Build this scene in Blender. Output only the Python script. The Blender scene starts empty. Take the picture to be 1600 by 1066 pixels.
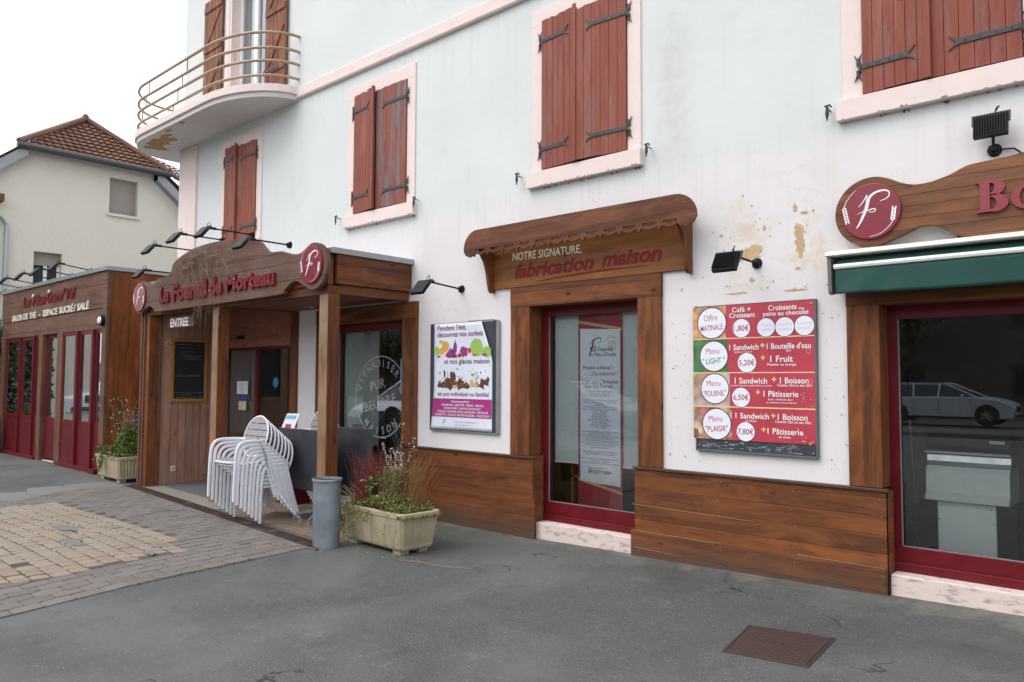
import bpy, math, random
from math import sin, cos, pi, radians
from mathutils import Vector, Matrix
random.seed(7)
S = bpy.context.scene
COL = S.collection

# ---------------------------------------------------------------- camera
cam_d = bpy.data.cameras.new('camera'); cam = bpy.data.objects.new('camera', cam_d); COL.objects.link(cam)
_r = Vector((0.74366927, 0.66853262, 0.00448855)); _u = Vector((0.03132205, -0.04154728, 0.99864546)); _f = Vector((-0.66781356, 0.74252135, 0.05183724))
M = Matrix((_r, _u, -_f)).transposed().to_4x4(); M.translation = Vector((0, -5.977, 1.6))
cam.matrix_world = M
cam_d.sensor_width = 36; cam_d.lens = 1190 / 1600 * 36
cam_d.clip_start = .05; cam_d.clip_end = 1500
cam_d.dof.use_dof = True; cam_d.dof.focus_distance = 5.2; cam_d.dof.aperture_fstop = 5.0
S.camera = cam

# ---------------------------------------------------------------- world, sun, exposure
W = bpy.data.worlds.new('World'); S.world = W; W.use_nodes = True
nt = W.node_tree; nt.nodes.clear()
out = nt.nodes.new('ShaderNodeOutputWorld')
sky = nt.nodes.new('ShaderNodeTexSky'); sky.sky_type = 'NISHITA'; sky.sun_disc = False
sky.sun_elevation = radians(52); sky.sun_rotation = radians(200); sky.dust_density = 3
b1 = nt.nodes.new('ShaderNodeBackground'); b1.inputs[1].default_value = .05
b2 = nt.nodes.new('ShaderNodeBackground'); b2.inputs[0].default_value = (.95, .97, 1, 1); b2.inputs[1].default_value = 1.0
ad = nt.nodes.new('ShaderNodeAddShader')
nt.links.new(sky.outputs[0], b1.inputs[0]); nt.links.new(b1.outputs[0], ad.inputs[0]); nt.links.new(b2.outputs[0], ad.inputs[1])
nt.links.new(ad.outputs[0], out.inputs[0])
# soft overcast brightness variation of the cloud deck
tc = nt.nodes.new('ShaderNodeTexCoord'); ns = nt.nodes.new('ShaderNodeTexNoise'); ns.inputs['Scale'].default_value = 2.0
mr = nt.nodes.new('ShaderNodeMapRange'); mr.inputs[3].default_value = .92; mr.inputs[4].default_value = 1.12
nt.links.new(tc.outputs['Generated'], ns.inputs['Vector']); nt.links.new(ns.outputs[0], mr.inputs[0]); nt.links.new(mr.outputs[0], b2.inputs[1])
sun_d = bpy.data.lights.new('sun', 'SUN'); sun_d.energy = .9; sun_d.angle = radians(35); sun_d.color = (1, .97, .93)
sun = bpy.data.objects.new('sun', sun_d); COL.objects.link(sun)
sun.rotation_euler = Vector((.28, .55, -.8)).to_track_quat('-Z', 'Y').to_euler()
S.view_settings.view_transform = 'Standard'; S.view_settings.look = 'None'
S.view_settings.exposure = .60; S.view_settings.gamma = 1.0

# ---------------------------------------------------------------- object helpers
ORG = {}
def tag(o, label=None, cat=None, group=None, kind=None):
    if label: o['label'] = label
    if cat: o['category'] = cat
    if group: o['group'] = group
    if kind: o['kind'] = kind
    return o
def thing(name, label, cat, loc=(0, 0, 0), group=None, rz=0):
    o = bpy.data.objects.new(name, None); COL.objects.link(o); o.location = loc; o.rotation_euler = (0, 0, rz)
    o.empty_display_size = .1
    ORG[o.name] = Vector(loc); return tag(o, label, cat, group)
def dup(root, loc, rz=0, label=None, group=None):
    r = root.copy(); COL.objects.link(r); r.location = loc; r.rotation_euler = (0, 0, rz)
    if label: r['label'] = label
    if group: r['group'] = group
    for ch in list(root.children):
        c = ch.copy(); COL.objects.link(c); c.parent = r
        for g in list(ch.children):
            d = g.copy(); COL.objects.link(d); d.parent = c
    return r
def lin(c):
    return tuple((x / 12.92 if x <= .04045 else ((x + .055) / 1.055) ** 2.4) for x in c)
class MB:
    def __init__(s): s.v = []; s.f = []; s.m = []; s.T = None; s.mi = 0
    def add(s, vs, fs):
        n = len(s.v)
        if s.T is not None: vs = [tuple(s.T @ Vector(p)) for p in vs]
        s.v += [tuple(p) for p in vs]
        for f in fs: s.f.append(tuple(i + n for i in f)); s.m.append(s.mi)
        return s
    def box(s, x0, x1, y0, y1, z0, z1):
        return s.add([(x0, y0, z0), (x1, y0, z0), (x1, y1, z0), (x0, y1, z0), (x0, y0, z1), (x1, y0, z1), (x1, y1, z1), (x0, y1, z1)],
              [(0, 3, 2, 1), (4, 5, 6, 7), (0, 1, 5, 4), (1, 2, 6, 5), (2, 3, 7, 6), (3, 0, 4, 7)])
    def prism(s, pts, axis, a, b):
        """outline extruded along axis; 'y': pts are (x,z); 'x': pts are (y,z); 'z': pts are (x,y)"""
        n = len(pts)
        ar = sum(pts[i][0] * pts[(i + 1) % n][1] - pts[(i + 1) % n][0] * pts[i][1] for i in range(n))
        if ar < 0: pts = pts[::-1]
        if axis == 'y': P = lambda p, t: (p[0], t, p[1])
        elif axis == 'x': P = lambda p, t: (t, p[0], p[1])
        else: P = lambda p, t: (p[0], p[1], t)
        if a > b: a, b = b, a
        vs = [P(p, a) for p in pts] + [P(p, b) for p in pts]
        fl = axis == 'y'
        fs = []
        A = tuple(range(n)); B = tuple(range(2 * n - 1, n - 1, -1))
        if fl: fs += [A, B]
        else: fs += [A[::-1], B[::-1]]
        for i in range(n):
            j = (i + 1) % n
            q = (i, i + n, j + n, j) if fl else (i, j, j + n, i + n)
            fs.append(q)
        return s.add(vs, fs)
    def tube(s, pts, r, n=8, closed=False, rads=None, flat=1.0):
        pts = [Vector(p) for p in pts]; N = len(pts); vs = []; fs = []
        prev = None
        for i, p in enumerate(pts):
            a = pts[i - 1] if (i > 0 or closed) else p; b = pts[(i + 1) % N] if (i < N - 1 or closed) else p
            d = (b - a).normalized() if (b - a).length > 1e-9 else Vector((0, 0, 1))
            ref = prev if prev is not None else (Vector((0, 0, 1)) if abs(d.z) < .9 else Vector((0, 1, 0)))
            x = (ref - d * ref.dot(d)); x = x.normalized() if x.length > 1e-6 else d.orthogonal().normalized()
            prev = x; y = d.cross(x); rr = rads[i] if rads else r
            for k in range(n):
                t = 2 * pi * k / n; vs.append(tuple(p + x * (cos(t) * rr) + y * (sin(t) * rr * flat)))
        M_ = N if closed else N - 1
        for i in range(M_):
            for k in range(n):
                a0 = i * n + k; a1 = i * n + (k + 1) % n; j = (i + 1) % N
                fs.append((a0, a1, j * n + (k + 1) % n, j * n + k))
        if not closed:
            fs.append(tuple(range(n))[::-1]); fs.append(tuple((N - 1) * n + k for k in range(n)))
        return s.add(vs, fs)
    def lathe(s, prof, c=(0, 0, 0), n=24, axis='z', sx=1, sy=1):
        vs = []; fs = []; m = len(prof)
        for k in range(n):
            t = 2 * pi * k / n
            for r, h in prof:
                a, b = r * cos(t) * sx, r * sin(t) * sy
                p = (a, b, h) if axis == 'z' else ((a, h, b) if axis == 'y' else (h, a, b))
                vs.append((p[0] + c[0], p[1] + c[1], p[2] + c[2]))
        for k in range(n):
            k2 = (k + 1) % n
            for i in range(m - 1):
                fs.append((k * m + i, k2 * m + i, k2 * m + i + 1, k * m + i + 1))
        fs.append(tuple(k * m for k in range(n))[::-1]); fs.append(tuple(k * m + m - 1 for k in range(n)))
        return s.add(vs, fs)
    def quad(s, a, b, c, d): return s.add([a, b, c, d], [(0, 1, 2, 3)])
    def build(s, name, mat, parent=None, smooth=False, bevel=0, local=False):
        me = bpy.data.meshes.new(name)
        o_ = Vector((0, 0, 0))
        if parent is not None and not local: o_ = ORG.get(parent.name, Vector((0, 0, 0)))
        me.from_pydata([(p[0] - o_[0], p[1] - o_[1], p[2] - o_[2]) for p in s.v], [], s.f)
        mats = mat if isinstance(mat, (list, tuple)) else [mat]
        for m_ in mats: me.materials.append(m_)
        if len(mats) > 1: me.polygons.foreach_set('material_index', s.m)
        if smooth:
            me.polygons.foreach_set('use_smooth', [True] * len(me.polygons))
            try: me.set_sharp_from_angle(angle=radians(40))
            except Exception: pass
        me.update(); me.validate()
        o = bpy.data.objects.new(name, me); COL.objects.link(o)
        if parent is not None: o.parent = parent
        ORG[o.name] = o_
        if bevel:
            b = o.modifiers.new('bevel', 'BEVEL'); b.width = bevel; b.segments = 2; b.limit_method = 'ANGLE'; b.angle_limit = radians(50)
        return o
def B(name, mat, parent, *boxes, bevel=.003, local=False):
    m = MB()
    for b in boxes: m.box(*b)
    return m.build(name, mat, parent, bevel=bevel, local=local)
def BS(name, mat, parent, *boxes, bevel=.003):
    for b in boxes: B(name, mat, parent, b, bevel=bevel)
def smooth_poly(pts, k=4, closed=True):
    n = len(pts); o = []
    for i in range(n if closed else n - 1):
        g = lambda j: Vector(pts[j % n]) if closed else Vector(pts[max(0, min(n - 1, j))])
        p0, p1, p2, p3 = g(i - 1), g(i), g(i + 1), g(i + 2)
        for t in [j / k for j in range(k)]:
            o.append(tuple(.5 * ((2 * p1) + (p2 - p0) * t + (2 * p0 - 5 * p1 + 4 * p2 - p3) * t * t + (3 * p1 - p0 - 3 * p2 + p3) * t ** 3)))
    if not closed: o.append(tuple(pts[-1]))
    return o

# ---------------------------------------------------------------- materials
class NB:
    def __init__(s, name):
        s.m = bpy.data.materials.new(name); s.m.use_nodes = True; s.t = s.m.node_tree; s.t.nodes.clear()
        s.o = s.t.nodes.new('ShaderNodeOutputMaterial'); s.b = s.t.nodes.new('ShaderNodeBsdfPrincipled')
        s.t.links.new(s.b.outputs[0], s.o.inputs[0])
        s.tc = s.t.nodes.new('ShaderNodeTexCoord').outputs['Object']
    def set(s, sock, v):
        if isinstance(v, bpy.types.NodeSocket): s.t.links.new(v, sock)
        elif v is not None:
            if isinstance(v, (tuple, list)) and len(v) == 3 and sock.type == 'RGBA': v = (*v, 1)
            sock.default_value = v
    def n(s, typ, ins=None, **kw):
        nd = s.t.nodes.new('ShaderNode' + typ)
        for k, v in kw.items(): setattr(nd, k, v)
        for k, v in (ins or {}).items(): s.set(nd.inputs[k], v)
        return nd
    def map(s, scale=(1, 1, 1), loc=(0, 0, 0), rot=(0, 0, 0), vec=None):
        return s.n('Mapping', {'Vector': vec or s.tc, 'Scale': scale, 'Location': loc, 'Rotation': rot}).outputs[0]
    def noise(s, scale, vec=None, detail=4, rough=.55, dist=0):
        return s.n('TexNoise', {'Vector': vec or s.tc, 'Scale': scale, 'Detail': detail, 'Roughness': rough, 'Distortion': dist}).outputs['Fac']
    def math(s, op, a, b=None, c=None):
        nd = s.n('Math', operation=op); s.set(nd.inputs[0], a)
        if b is not None: s.set(nd.inputs[1], b)
        if c is not None: s.set(nd.inputs[2], c)
        return nd.outputs[0]
    def mr(s, v, a, b, c=0., d=1.):
        return s.n('MapRange', {0: v, 1: a, 2: b, 3: c, 4: d}).outputs[0]
    def mix(s, f, a, b, blend='MIX'):
        nd = s.n('Mix', data_type='RGBA', blend_type=blend); s.set(nd.inputs[0], f); s.set(nd.inputs[6], a); s.set(nd.inputs[7], b)
        return nd.outputs[2]
    def xyz(s, vec=None):
        return s.n('SeparateXYZ', {0: vec or s.tc}).outputs
    def bump(s, h, dist=.002, strength=1.0):
        nd = s.n('Bump', {'Height': h, 'Distance': dist, 'Strength': strength}); s.t.links.new(nd.outputs[0], s.b.inputs['Normal'])
    def fin(s, col, rough=.6, metal=0., spec=.5):
        s.set(s.b.inputs['Base Color'], col); s.set(s.b.inputs['Roughness'], rough); s.set(s.b.inputs['Metallic'], metal)
        s.set(s.b.inputs['Specular IOR Level'], spec); return s.m
def plain(name, c, rough=.5, metal=0., var=.12, scale=14, bump=0., spec=.5):
    k = NB(name); f = k.noise(scale, detail=5)
    g = k.noise(scale * .13, detail=2)
    f2 = k.math('ADD', k.math('MULTIPLY', f, .6), k.math('MULTIPLY', g, .4))
    col = k.mix(k.mr(f2, .3, .7), tuple(x * (1 - var) for x in c), tuple(min(1, x * (1 + var)) for x in c))
    if bump: k.bump(f, bump)
    return k.fin(col, k.mr(f, .3, .7, max(0, rough - .08), min(1, rough + .08)), metal, spec)
def wood(name, c1, c2, c3, grain='x', across='z', bw=.14, off=0., seam=.6, rough=.45, gscale=1.0, grey=None, greyamt=0., splash=False):
    """stained board cladding: grain axis, board axis, two tones and a dark stain"""
    k = NB(name); sc = {'x': (.35, 4, 4), 'y': (4, .35, 4), 'z': (4, 4, .35)}[grain]
    ax = k.xyz()[{'x': 0, 'y': 1, 'z': 2}[across]]
    u = k.math('DIVIDE', k.math('ADD', ax, off + 50), bw); fl = k.math('FLOOR', u); fr = k.math('FRACT', u)
    rnd = k.n('TexWhiteNoise', {'W': fl}, noise_dimensions='1D').outputs['Value']
    sh = k.n('CombineXYZ', {0: k.math('MULTIPLY', rnd, 7.3), 1: k.math('MULTIPLY', rnd, 3.1), 2: k.math('MULTIPLY', rnd, 5.7)}).outputs[0]
    vec = k.n('VectorMath', {0: k.map(scale=sc), 1: sh}, operation='ADD').outputs[0]
    g1 = k.noise(3.2 * gscale, vec, 6, .62, 1.2)
    g2 = k.noise(16 * gscale, vec, 4, .6, .4)
    big = k.noise(1.5, detail=3)
    col = k.mix(k.mr(g1, .34, .66), c1, c2)
    col = k.mix(k.math('MULTIPLY', k.mr(g2, .45, .75), .28), col, c3)
    st = k.noise(.9 * gscale, vec, 5, .7, 2.0)
    col = k.mix(k.math('MULTIPLY', k.mr(st, .44, .66), .85), col, c3)
    bl = k.noise(2.2, k.n('VectorMath', {0: k.map(scale={'x': (.7, 1.9, 1.9), 'y': (1.9, .7, 1.9), 'z': (1.9, 1.9, .7)}[grain], loc=(3, 5, 7)), 1: sh}, operation='ADD').outputs[0], 4, .6, 1.)
    col = k.mix(k.mr(bl, .5, .68, 0, .55), col, tuple(min(1, x * 1.35) for x in c1))
    vo = k.n('TexVoronoi', {'Vector': k.n('VectorMath', {0: k.map(scale={'x': (.8, 1.5, 1.5), 'y': (1.5, .8, 1.5), 'z': (1.5, 1.5, .8)}[grain]), 1: sh}, operation='ADD').outputs[0], 'Scale': 3.1}).outputs['Distance']
    col = k.mix(k.mr(vo, .05, .11, .85, 0.), col, tuple(x * .35 for x in c3))
    col = k.mix(k.mr(rnd, 0, 1, 0., .35), col, c3)
    if grey: col = k.mix(k.math('MULTIPLY', k.mr(big, .35, .65), greyamt), col, grey)
    wz = k.noise(2.6, detail=5, rough=.7)
    dirt = k.math('MULTIPLY', k.mr(k.math('ADD', k.xyz()[2], k.math('MULTIPLY', wz, .25)), .16, .42, 1, 0), 0.80 if splash else 0.)
    col = k.mix(dirt, col, (.085, .055, .042))
    sm = k.math('MULTIPLY', k.math('LESS_THAN', fr, .035), seam)
    col = k.mix(sm, col, tuple(x * .15 for x in c3))
    k.bump(k.math('SUBTRACT', k.math('ADD', k.math('MULTIPLY', g1, .4), k.math('MULTIPLY', g2, .3)), k.math('MULTIPLY', sm, 1.5)), .0035)
    return k.fin(col, k.mr(g1, .3, .7, rough - .04, rough + .14), spec=.22)
oc1, oc2, oc3 = (.225, .076, .022), (.140, .046, .017), (.055, .022, .013)
M_woodh = wood('stained_boards_horizontal', oc1, oc2, oc3, 'x', 'z', .135, seam=.26, rough=.5, splash=True)
M_woodv = wood('stained_boards_vertical', oc1, oc2, oc3, 'z', 'x', .30, seam=.0, rough=.38)
M_woodvx = wood('stained_jamb_boards', oc1, oc2, oc3, 'z', 'y', .30, seam=.0, rough=.38)
M_woodby = wood('stained_beam_along_y', oc1, oc2, oc3, 'y', 'z', .17, seam=.5, rough=.42)
M_canopy = wood('stained_canopy_board', (.17, .062, .028), (.115, .042, .022), (.055, .022, .013), 'x', 'z', .5, seam=0, rough=.5)
M_weath = wood('weathered_fascia', (.185, .082, .048), (.125, .056, .036), (.06, .032, .024), 'x', 'z', .33, off=.005, seam=.5, rough=.6, grey=(.15, .105, .085), greyamt=.55)
M_weathv = wood('weathered_posts', (.19, .08, .04), (.12, .05, .028), (.06, .03, .02), 'z', 'x', .5, seam=0, rough=.6, grey=(.15, .1, .08), greyamt=.5)
M_wornpost = wood('worn_post_face', (.27, .15, .075), (.19, .085, .04), (.10, .055, .035), 'z', 'x', .5, seam=0, rough=.7, gscale=1.8, grey=(.30, .215, .15), greyamt=.7)
M_siding = wood('siding_boards', (.42, .22, .145), (.32, .165, .11), (.17, .088, .06), 'z', 'y', .115, seam=.95, rough=.6, grey=(.36, .25, .20), greyamt=.5)
M_transom = wood('transom_panel', (.36, .16, .105), (.29, .125, .085), (.2, .085, .06), 'x', 'z', .6, seam=0, rough=.55)
M_dkwood = wood('dark_ceiling_boards', (.22, .085, .055), (.17, .065, .042), (.10, .038, .026), 'x', 'y', .12, seam=.7, rough=.5)
M_bo = wood('weathered_sign_board', (.25, .095, .035), (.16, .058, .025), (.07, .032, .02), 'x', 'z', .082, off=.02, seam=.9, rough=.5, grey=(.2, .12, .075), greyamt=.35)
def shutter_mat(name, peel):
    k = NB(name); vec = k.map(scale=(5, 5, .3))
    ax = k.xyz()[0]; fl = k.math('FLOOR', k.math('DIVIDE', k.math('ADD', ax, 50), .089))
    rnd = k.n('TexWhiteNoise', {'W': fl}, noise_dimensions='1D').outputs['Value']
    g = k.noise(6, vec, 6, .6, .5); gl = k.noise(1.1, k.map(scale=(6, 6, 1.1)), 6, .7, .5)
    col = k.mix(k.mr(g, .3, .7), (.27, .080, .052), (.195, .052, .036))
    col = k.mix(k.mr(rnd, 0, 1, 0, .45), col, (.20, .042, .030))
    gr = k.mix(k.mr(g, .35, .65), (.21, .18, .18), (.13, .10, .10))
    pe = k.math('MULTIPLY', k.mr(k.math('ADD', gl, k.mr(rnd, 0, 1, -.07, .07)), .56 - peel * .16, .60 - peel * .16), min(1, .25 + peel))
    fd = k.noise(1.6, k.map(scale=(4, 4, .5), loc=(4, 2, 1)), 6, .7)
    col = k.mix(k.mr(fd, .50, .70, 0, .45), col, (.36, .17, .125))
    kn = k.n('TexVoronoi', {'Vector': k.map(scale=(1, 1, .6)), 'Scale': 9.0}).outputs['Distance']
    col = k.mix(k.mr(kn, .05, .10, .7, 0), col, (.07, .02, .015))
    col = k.mix(pe, col, gr)
    k.bump(k.math('SUBTRACT', g, k.math('MULTIPLY', pe, .5)), .003)
    return k.fin(col, .6, spec=.25)
M_shut = shutter_mat('painted_shutter', 0.0)
M_shutp = shutter_mat('peeling_shutter', .50)
def wall_mat():
    k = NB('roughcast_render'); X = k.xyz(); z = X[2]
    wob = k.noise(1.3, detail=5)
    f = k.mr(k.math('ADD', z, k.math('MULTIPLY', wob, .35)), 3.55, 3.75)
    fine = k.noise(140, detail=3); med = k.noise(9, detail=5); big = k.noise(.8, detail=4)
    lo = k.mix(k.mr(big, .3, .7), (.715, .682, .682), (.655, .63, .632)); hi = k.mix(k.mr(big, .3, .7), (.650, .675, .660), (.595, .62, .605))
    col = k.mix(f, lo, hi)
    streak = k.noise(2.2, k.map(scale=(5, 5, .22)), 5, .65)
    col = k.mix(k.mr(streak, .56, .78, 0, .14), col, (.5, .46, .36))
    dirt = k.noise(3, detail=6, rough=.7)
    col = k.mix(k.mr(dirt, .58, .75, 0, .16), col, (.42, .38, .33))
    # splash dirt along the foot and grey patch of old moisture by the middle shutters
    px = k.math('MULTIPLY', k.mr(k.math('ABSOLUTE', k.math('ADD', X[0], 3.43)), .05, .28, 1, 0), k.mr(k.math('ABSOLUTE', k.math('SUBTRACT', z, 4.2)), .4, .9, 1, 0))
    col = k.mix(k.math('MULTIPLY', px, k.mr(med, .3, .6, .1, .42)), col, (.45, .44, .36))
    px2 = k.math('MULTIPLY', k.mr(k.math('ABSOLUTE', k.math('ADD', X[0], 2.45)), .3, .9, 1, 0), k.mr(k.math('ABSOLUTE', k.math('SUBTRACT', z, 2.7)), .2, .75, 1, 0))
    col = k.mix(k.math('MULTIPLY', px2, k.mr(dirt, .5, .62, 0, .5)), col, (.60, .47, .30))
    dr = k.noise(2.0, k.map(scale=(9, 1, .12)), 4, .6)
    dz = k.math('MULTIPLY', k.mr(z, 2.7, 3.55, 0, 1), k.math('LESS_THAN', z, 3.62))
    col = k.mix(k.math('MULTIPLY', dz, k.mr(dr, .52,   .70, 0, .26)), col, (.52, .46, .36))
    dz2 = k.math('MULTIPLY', k.mr(z, 4.6, 5.62, 0, 1), k.math('LESS_THAN', z, 5.66))
    col = k.mix(k.math('MULTIPLY', dz2, k.mr(dr, .52, .70, 0, .22)), col, (.42, .41, .36))
    wv = k.n('VectorMath', {0: k.tc, 1: k.n('VectorMath', {0: k.n('TexNoise', {'Vector': k.tc, 'Scale': 3.0, 'Detail': 7}).outputs['Color'], 'Scale': .6}, operation='SCALE').outputs[0]}, operation='ADD').outputs[0]
    ck = k.n('TexVoronoi', {'Vector': wv, 'Scale': .8}, feature='DISTANCE_TO_EDGE').outputs['Distance']
    ckm = k.math('MULTIPLY', k.math('LESS_THAN', ck, .0022), k.mr(k.noise(.7, k.map(loc=(5, 1, 2)), 3), .50, .56, 0, .22))
    col = k.mix(ckm, col, (.35, .32, .29))
    k.bump(k.math('ADD', k.math('MULTIPLY', fine, .5), med), .0035, .8)
    return k.fin(col, .85, spec=.25)
M_wall = wall_mat()
def pink_mat(name, c, dirty=.2):
    k = NB(name); n1 = k.noise(6, detail=6, rough=.65); n2 = k.noise(60, detail=3)
    col = k.mix(k.mr(n1, .3, .7), c, tuple(x * .93 for x in c))
    col = k.mix(k.mr(k.noise(11, k.map(scale=(.6, 1, 1.6)), 7, .75), .53 if dirty > .5 else .57, .62 if dirty > .5 else .66, 0, dirty), col, (.25, .24, .22))
    k.bump(k.math('ADD', n1, k.math('MULTIPLY', n2, .4)), .002)
    return k.fin(col, .8, spec=.25)
M_pink = pink_mat('pink_painted_render', (.76, .635, .595), .07)
M_sill = pink_mat('pink_stone_worn', (.66, .54, .50), .75)
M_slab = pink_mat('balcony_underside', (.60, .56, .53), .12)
M_ochre = plain('bare_ochre_plaster', (.50, .35, .19), .9, var=.2, scale=30, bump=.003)
M_ochre2 = plain('bare_brown_plaster', (.36, .21, .08), .9, var=.3, scale=20, bump=.003)
M_red = plain('bordeaux_frame_paint', (.115, .006, .011), .38, var=.12, scale=8, spec=.3)
M_redpan = plain('bordeaux_door_panel', (.105, .008, .014), .45, var=.15, scale=4, spec=.3)
M_black = plain('black_powder_coat', (.007, .008, .009), .5, var=.3, spec=.25)
M_iron = plain('dark_wrought_iron', (.035, .037, .04), .55, var=.3, scale=40, bump=.001)
M_white = plain('white_paint', (.78, .78, .77), .4, var=.04)
M_alu = plain('zinc_flashing', (.33, .34, .36), .42, metal=.7, var=.12)
M_galv = plain('galvanised_steel', (.24, .275, .31), .5, metal=.55, var=.3, scale=7)
M_steel = plain('brushed_steel', (.5, .52, .52), .35, metal=.85, var=.08)
M_rail = plain('balcony_rail_paint', (.36, .26, .155), .4, var=.25, scale=20)
M_dark = plain('dark_interior', (.028, .026, .026), .9, var=.3)
M_intw = plain('interior_wall', (.42, .39, .36), .9, var=.2, scale=3)
M_intf = plain('interior_floor', (.34, .31, .27), .5, var=.2, scale=3)
M_blind = plain('roller_blind_fabric', (.60, .66, .65), .8, var=.04, scale=60)
M_curt = plain('pale_screen', (.36, .40, .39), .8, var=.08, scale=3)
M_paper = plain('white_print', (.72, .75, .82), .35, var=.04, scale=3)
M_burg = plain('burgundy_print', (.36, .03, .055), .35, var=.12, scale=2)
M_burg2 = plain('burgundy_letters', (.15, .008, .012), .5, var=.2, spec=.2)
M_disc = plain('burgundy_disc', (.20, .014, .028), .22, var=.08)
M_cream = plain('cream_letters', (.62, .60, .50), .5, var=.05)
M_gold = plain('gold_print', (.58, .43, .20), .4, var=.1)
M_magenta = plain('magenta_print', (.38, .03, .19), .35, var=.06)
M_brownink = plain('brown_ink', (.10, .05, .035), .4)
M_inkgrey = plain('grey_ink', (.22, .20, .21), .5)
M_pinkink = plain('pink_ink', (.55, .06, .14), .4)
M_greenink = plain('green_ink', (.05, .20, .10), .4)
M_slate = plain('dark_board', (.030, .038, .048), .55, var=.4, scale=6)
M_chalkb = plain('blackboard', (.008, .009, .010), .6, var=.2)
M_oak = plain('orange_oak_frame', (.33, .15, .035), .45, var=.15, scale=12)
M_green = plain('dark_green_canvas', (.006, .055, .043), .75, var=.18, scale=9, bump=.003)
M_awnw = plain('cream_awning_profile', (.72, .72, .66), .35, var=.05)
M_conc = plain('grey_concrete', (.155, .155, .145), .85, var=.15, scale=7, bump=.003)
M_concb = plain('beige_concrete', (.20, .19, .16), .85, var=.18, scale=8, bump=.003)
M_floor = plain('entrance_floor', (.105, .11, .115), .6, var=.12, scale=8, bump=.002)
M_rust = plain('brown_iron_grating', (.040, .022, .017), .65, var=.35, scale=30, bump=.002)
M_chairw = plain('pale_grey_lacquer', (.72, .73, .78), .35, var=.04)
M_chairs = plain('taupe_slats', (.27, .25, .245), .5, var=.1)
M_table = plain('anthracite_laminate', (.032, .035, .042), .5, var=.25, scale=5)
M_trough = None
def glass_mat(name, tint=(.93, .96, .95), k_=3.0, rough=.0):
    k = NB(name); fr = k.n('Fresnel', {'IOR': 1.5}).outputs[0]
    tr = k.n('BsdfTransparent', {'Color': (*tint, 1)}); gl = k.n('BsdfGlossy', {'Roughness': rough, 'Color': (.95, .97, 1, 1)})
    f = k.math('MINIMUM', k.math('MULTIPLY', fr, k_), 1.0)
    mx = k.n('MixShader', {0: f}); k.t.links.new(tr.outputs[0], mx.inputs[1]); k.t.links.new(gl.outputs[0], mx.inputs[2])
    k.t.links.new(mx.outputs[0], k.o.inputs[0]); return k.m
M_glass = glass_mat('window_glass')
M_etch = None
def etch_mat():
    k = NB('etched_lettering'); tr = k.n('BsdfTransparent'); df = k.n('BsdfDiffuse', {'Color': (.75, .78, .78, 1)})
    mx = k.n('MixShader', {0: .30}); k.t.links.new(tr.outputs[0], mx.inputs[1]); k.t.links.new(df.outputs[0], mx.inputs[2])
    k.t.links.new(mx.outputs[0], k.o.inputs[0]); return k.m
M_etch = etch_mat()
def asphalt():
    k = NB('asphalt'); a = k.noise(75, detail=6, rough=.95); b = k.noise(.55, detail=5, rough=.6, dist=.6); c = k.noise(3.5, detail=7, rough=.72)
    vo = k.n('TexVoronoi', {'Vector': k.tc, 'Scale': 110.0}); ran = k.n('TexWhiteNoise', {'Vector': vo.outputs['Color']}, noise_dimensions='3D').outputs['Value']
    col = k.mix(k.mr(a, .36, .64), (.024, .0265, .025), (.145, .151, .142))
    col = k.mix(k.mr(b, .42, .60, 0, .65), col, (.135, .139, .130))
    col = k.mix(k.mr(k.noise(.8, k.map(loc=(9, 4, 0)), 6, .6), .50, .66, 0, .48), col, (.05, .054, .052))
    col = k.mix(k.mr(c, .56, .74, 0, .45), col, (.14, .143, .135))
    col = k.mix(k.mr(k.noise(5, k.map(loc=(3, 3, 0)), 7, .75), .60, .72, 0, .6), col, (.038, .040, .040))
    st = k.math('MULTIPLY', k.math('GREATER_THAN', ran, .955), k.math('LESS_THAN', vo.outputs['Distance'], .40))
    col = k.mix(k.math('MULTIPLY', st, .7), col, (.27, .28, .28))
    X = k.xyz(); sand = k.noise(2.0, k.map(loc=(1.5, 0, 0)), 9, .75)
    wallf = k.mr(X[1], -.55, -.02, 0, .14)
    col = k.mix(k.mr(k.math('ADD', sand, wallf), .60, .74, 0, .7), col, (.20, .19, .165))
    cr = k.n('TexVoronoi', {'Vector': k.n('VectorMath', {0: k.tc, 1: k.n('VectorMath', {0: k.n('TexNoise', {'Vector': k.tc, 'Scale': 2.5, 'Detail': 6}).outputs['Color'], 'Scale': .9}, operation='SCALE').outputs[0]}, operation='ADD').outputs[0], 'Scale': .45}, feature='DISTANCE_TO_EDGE').outputs['Distance']
    crk = k.math('MULTIPLY', k.math('LESS_THAN', cr, .0035), k.mr(k.noise(.9, k.map(loc=(2, 8, 0)), 3), .55, .6))
    col = k.mix(k.math('MULTIPLY', crk, .75), col, (.018, .018, .017))
    k.bump(k.math('SUBTRACT', k.math('ADD', k.math('MULTIPLY', a, .5), k.math('MULTIPLY', c, 2.0)), k.math('MULTIPLY', crk, .6)), .008)
    return k.fin(col, .82, spec=.3)
M_asph = asphalt()
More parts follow.
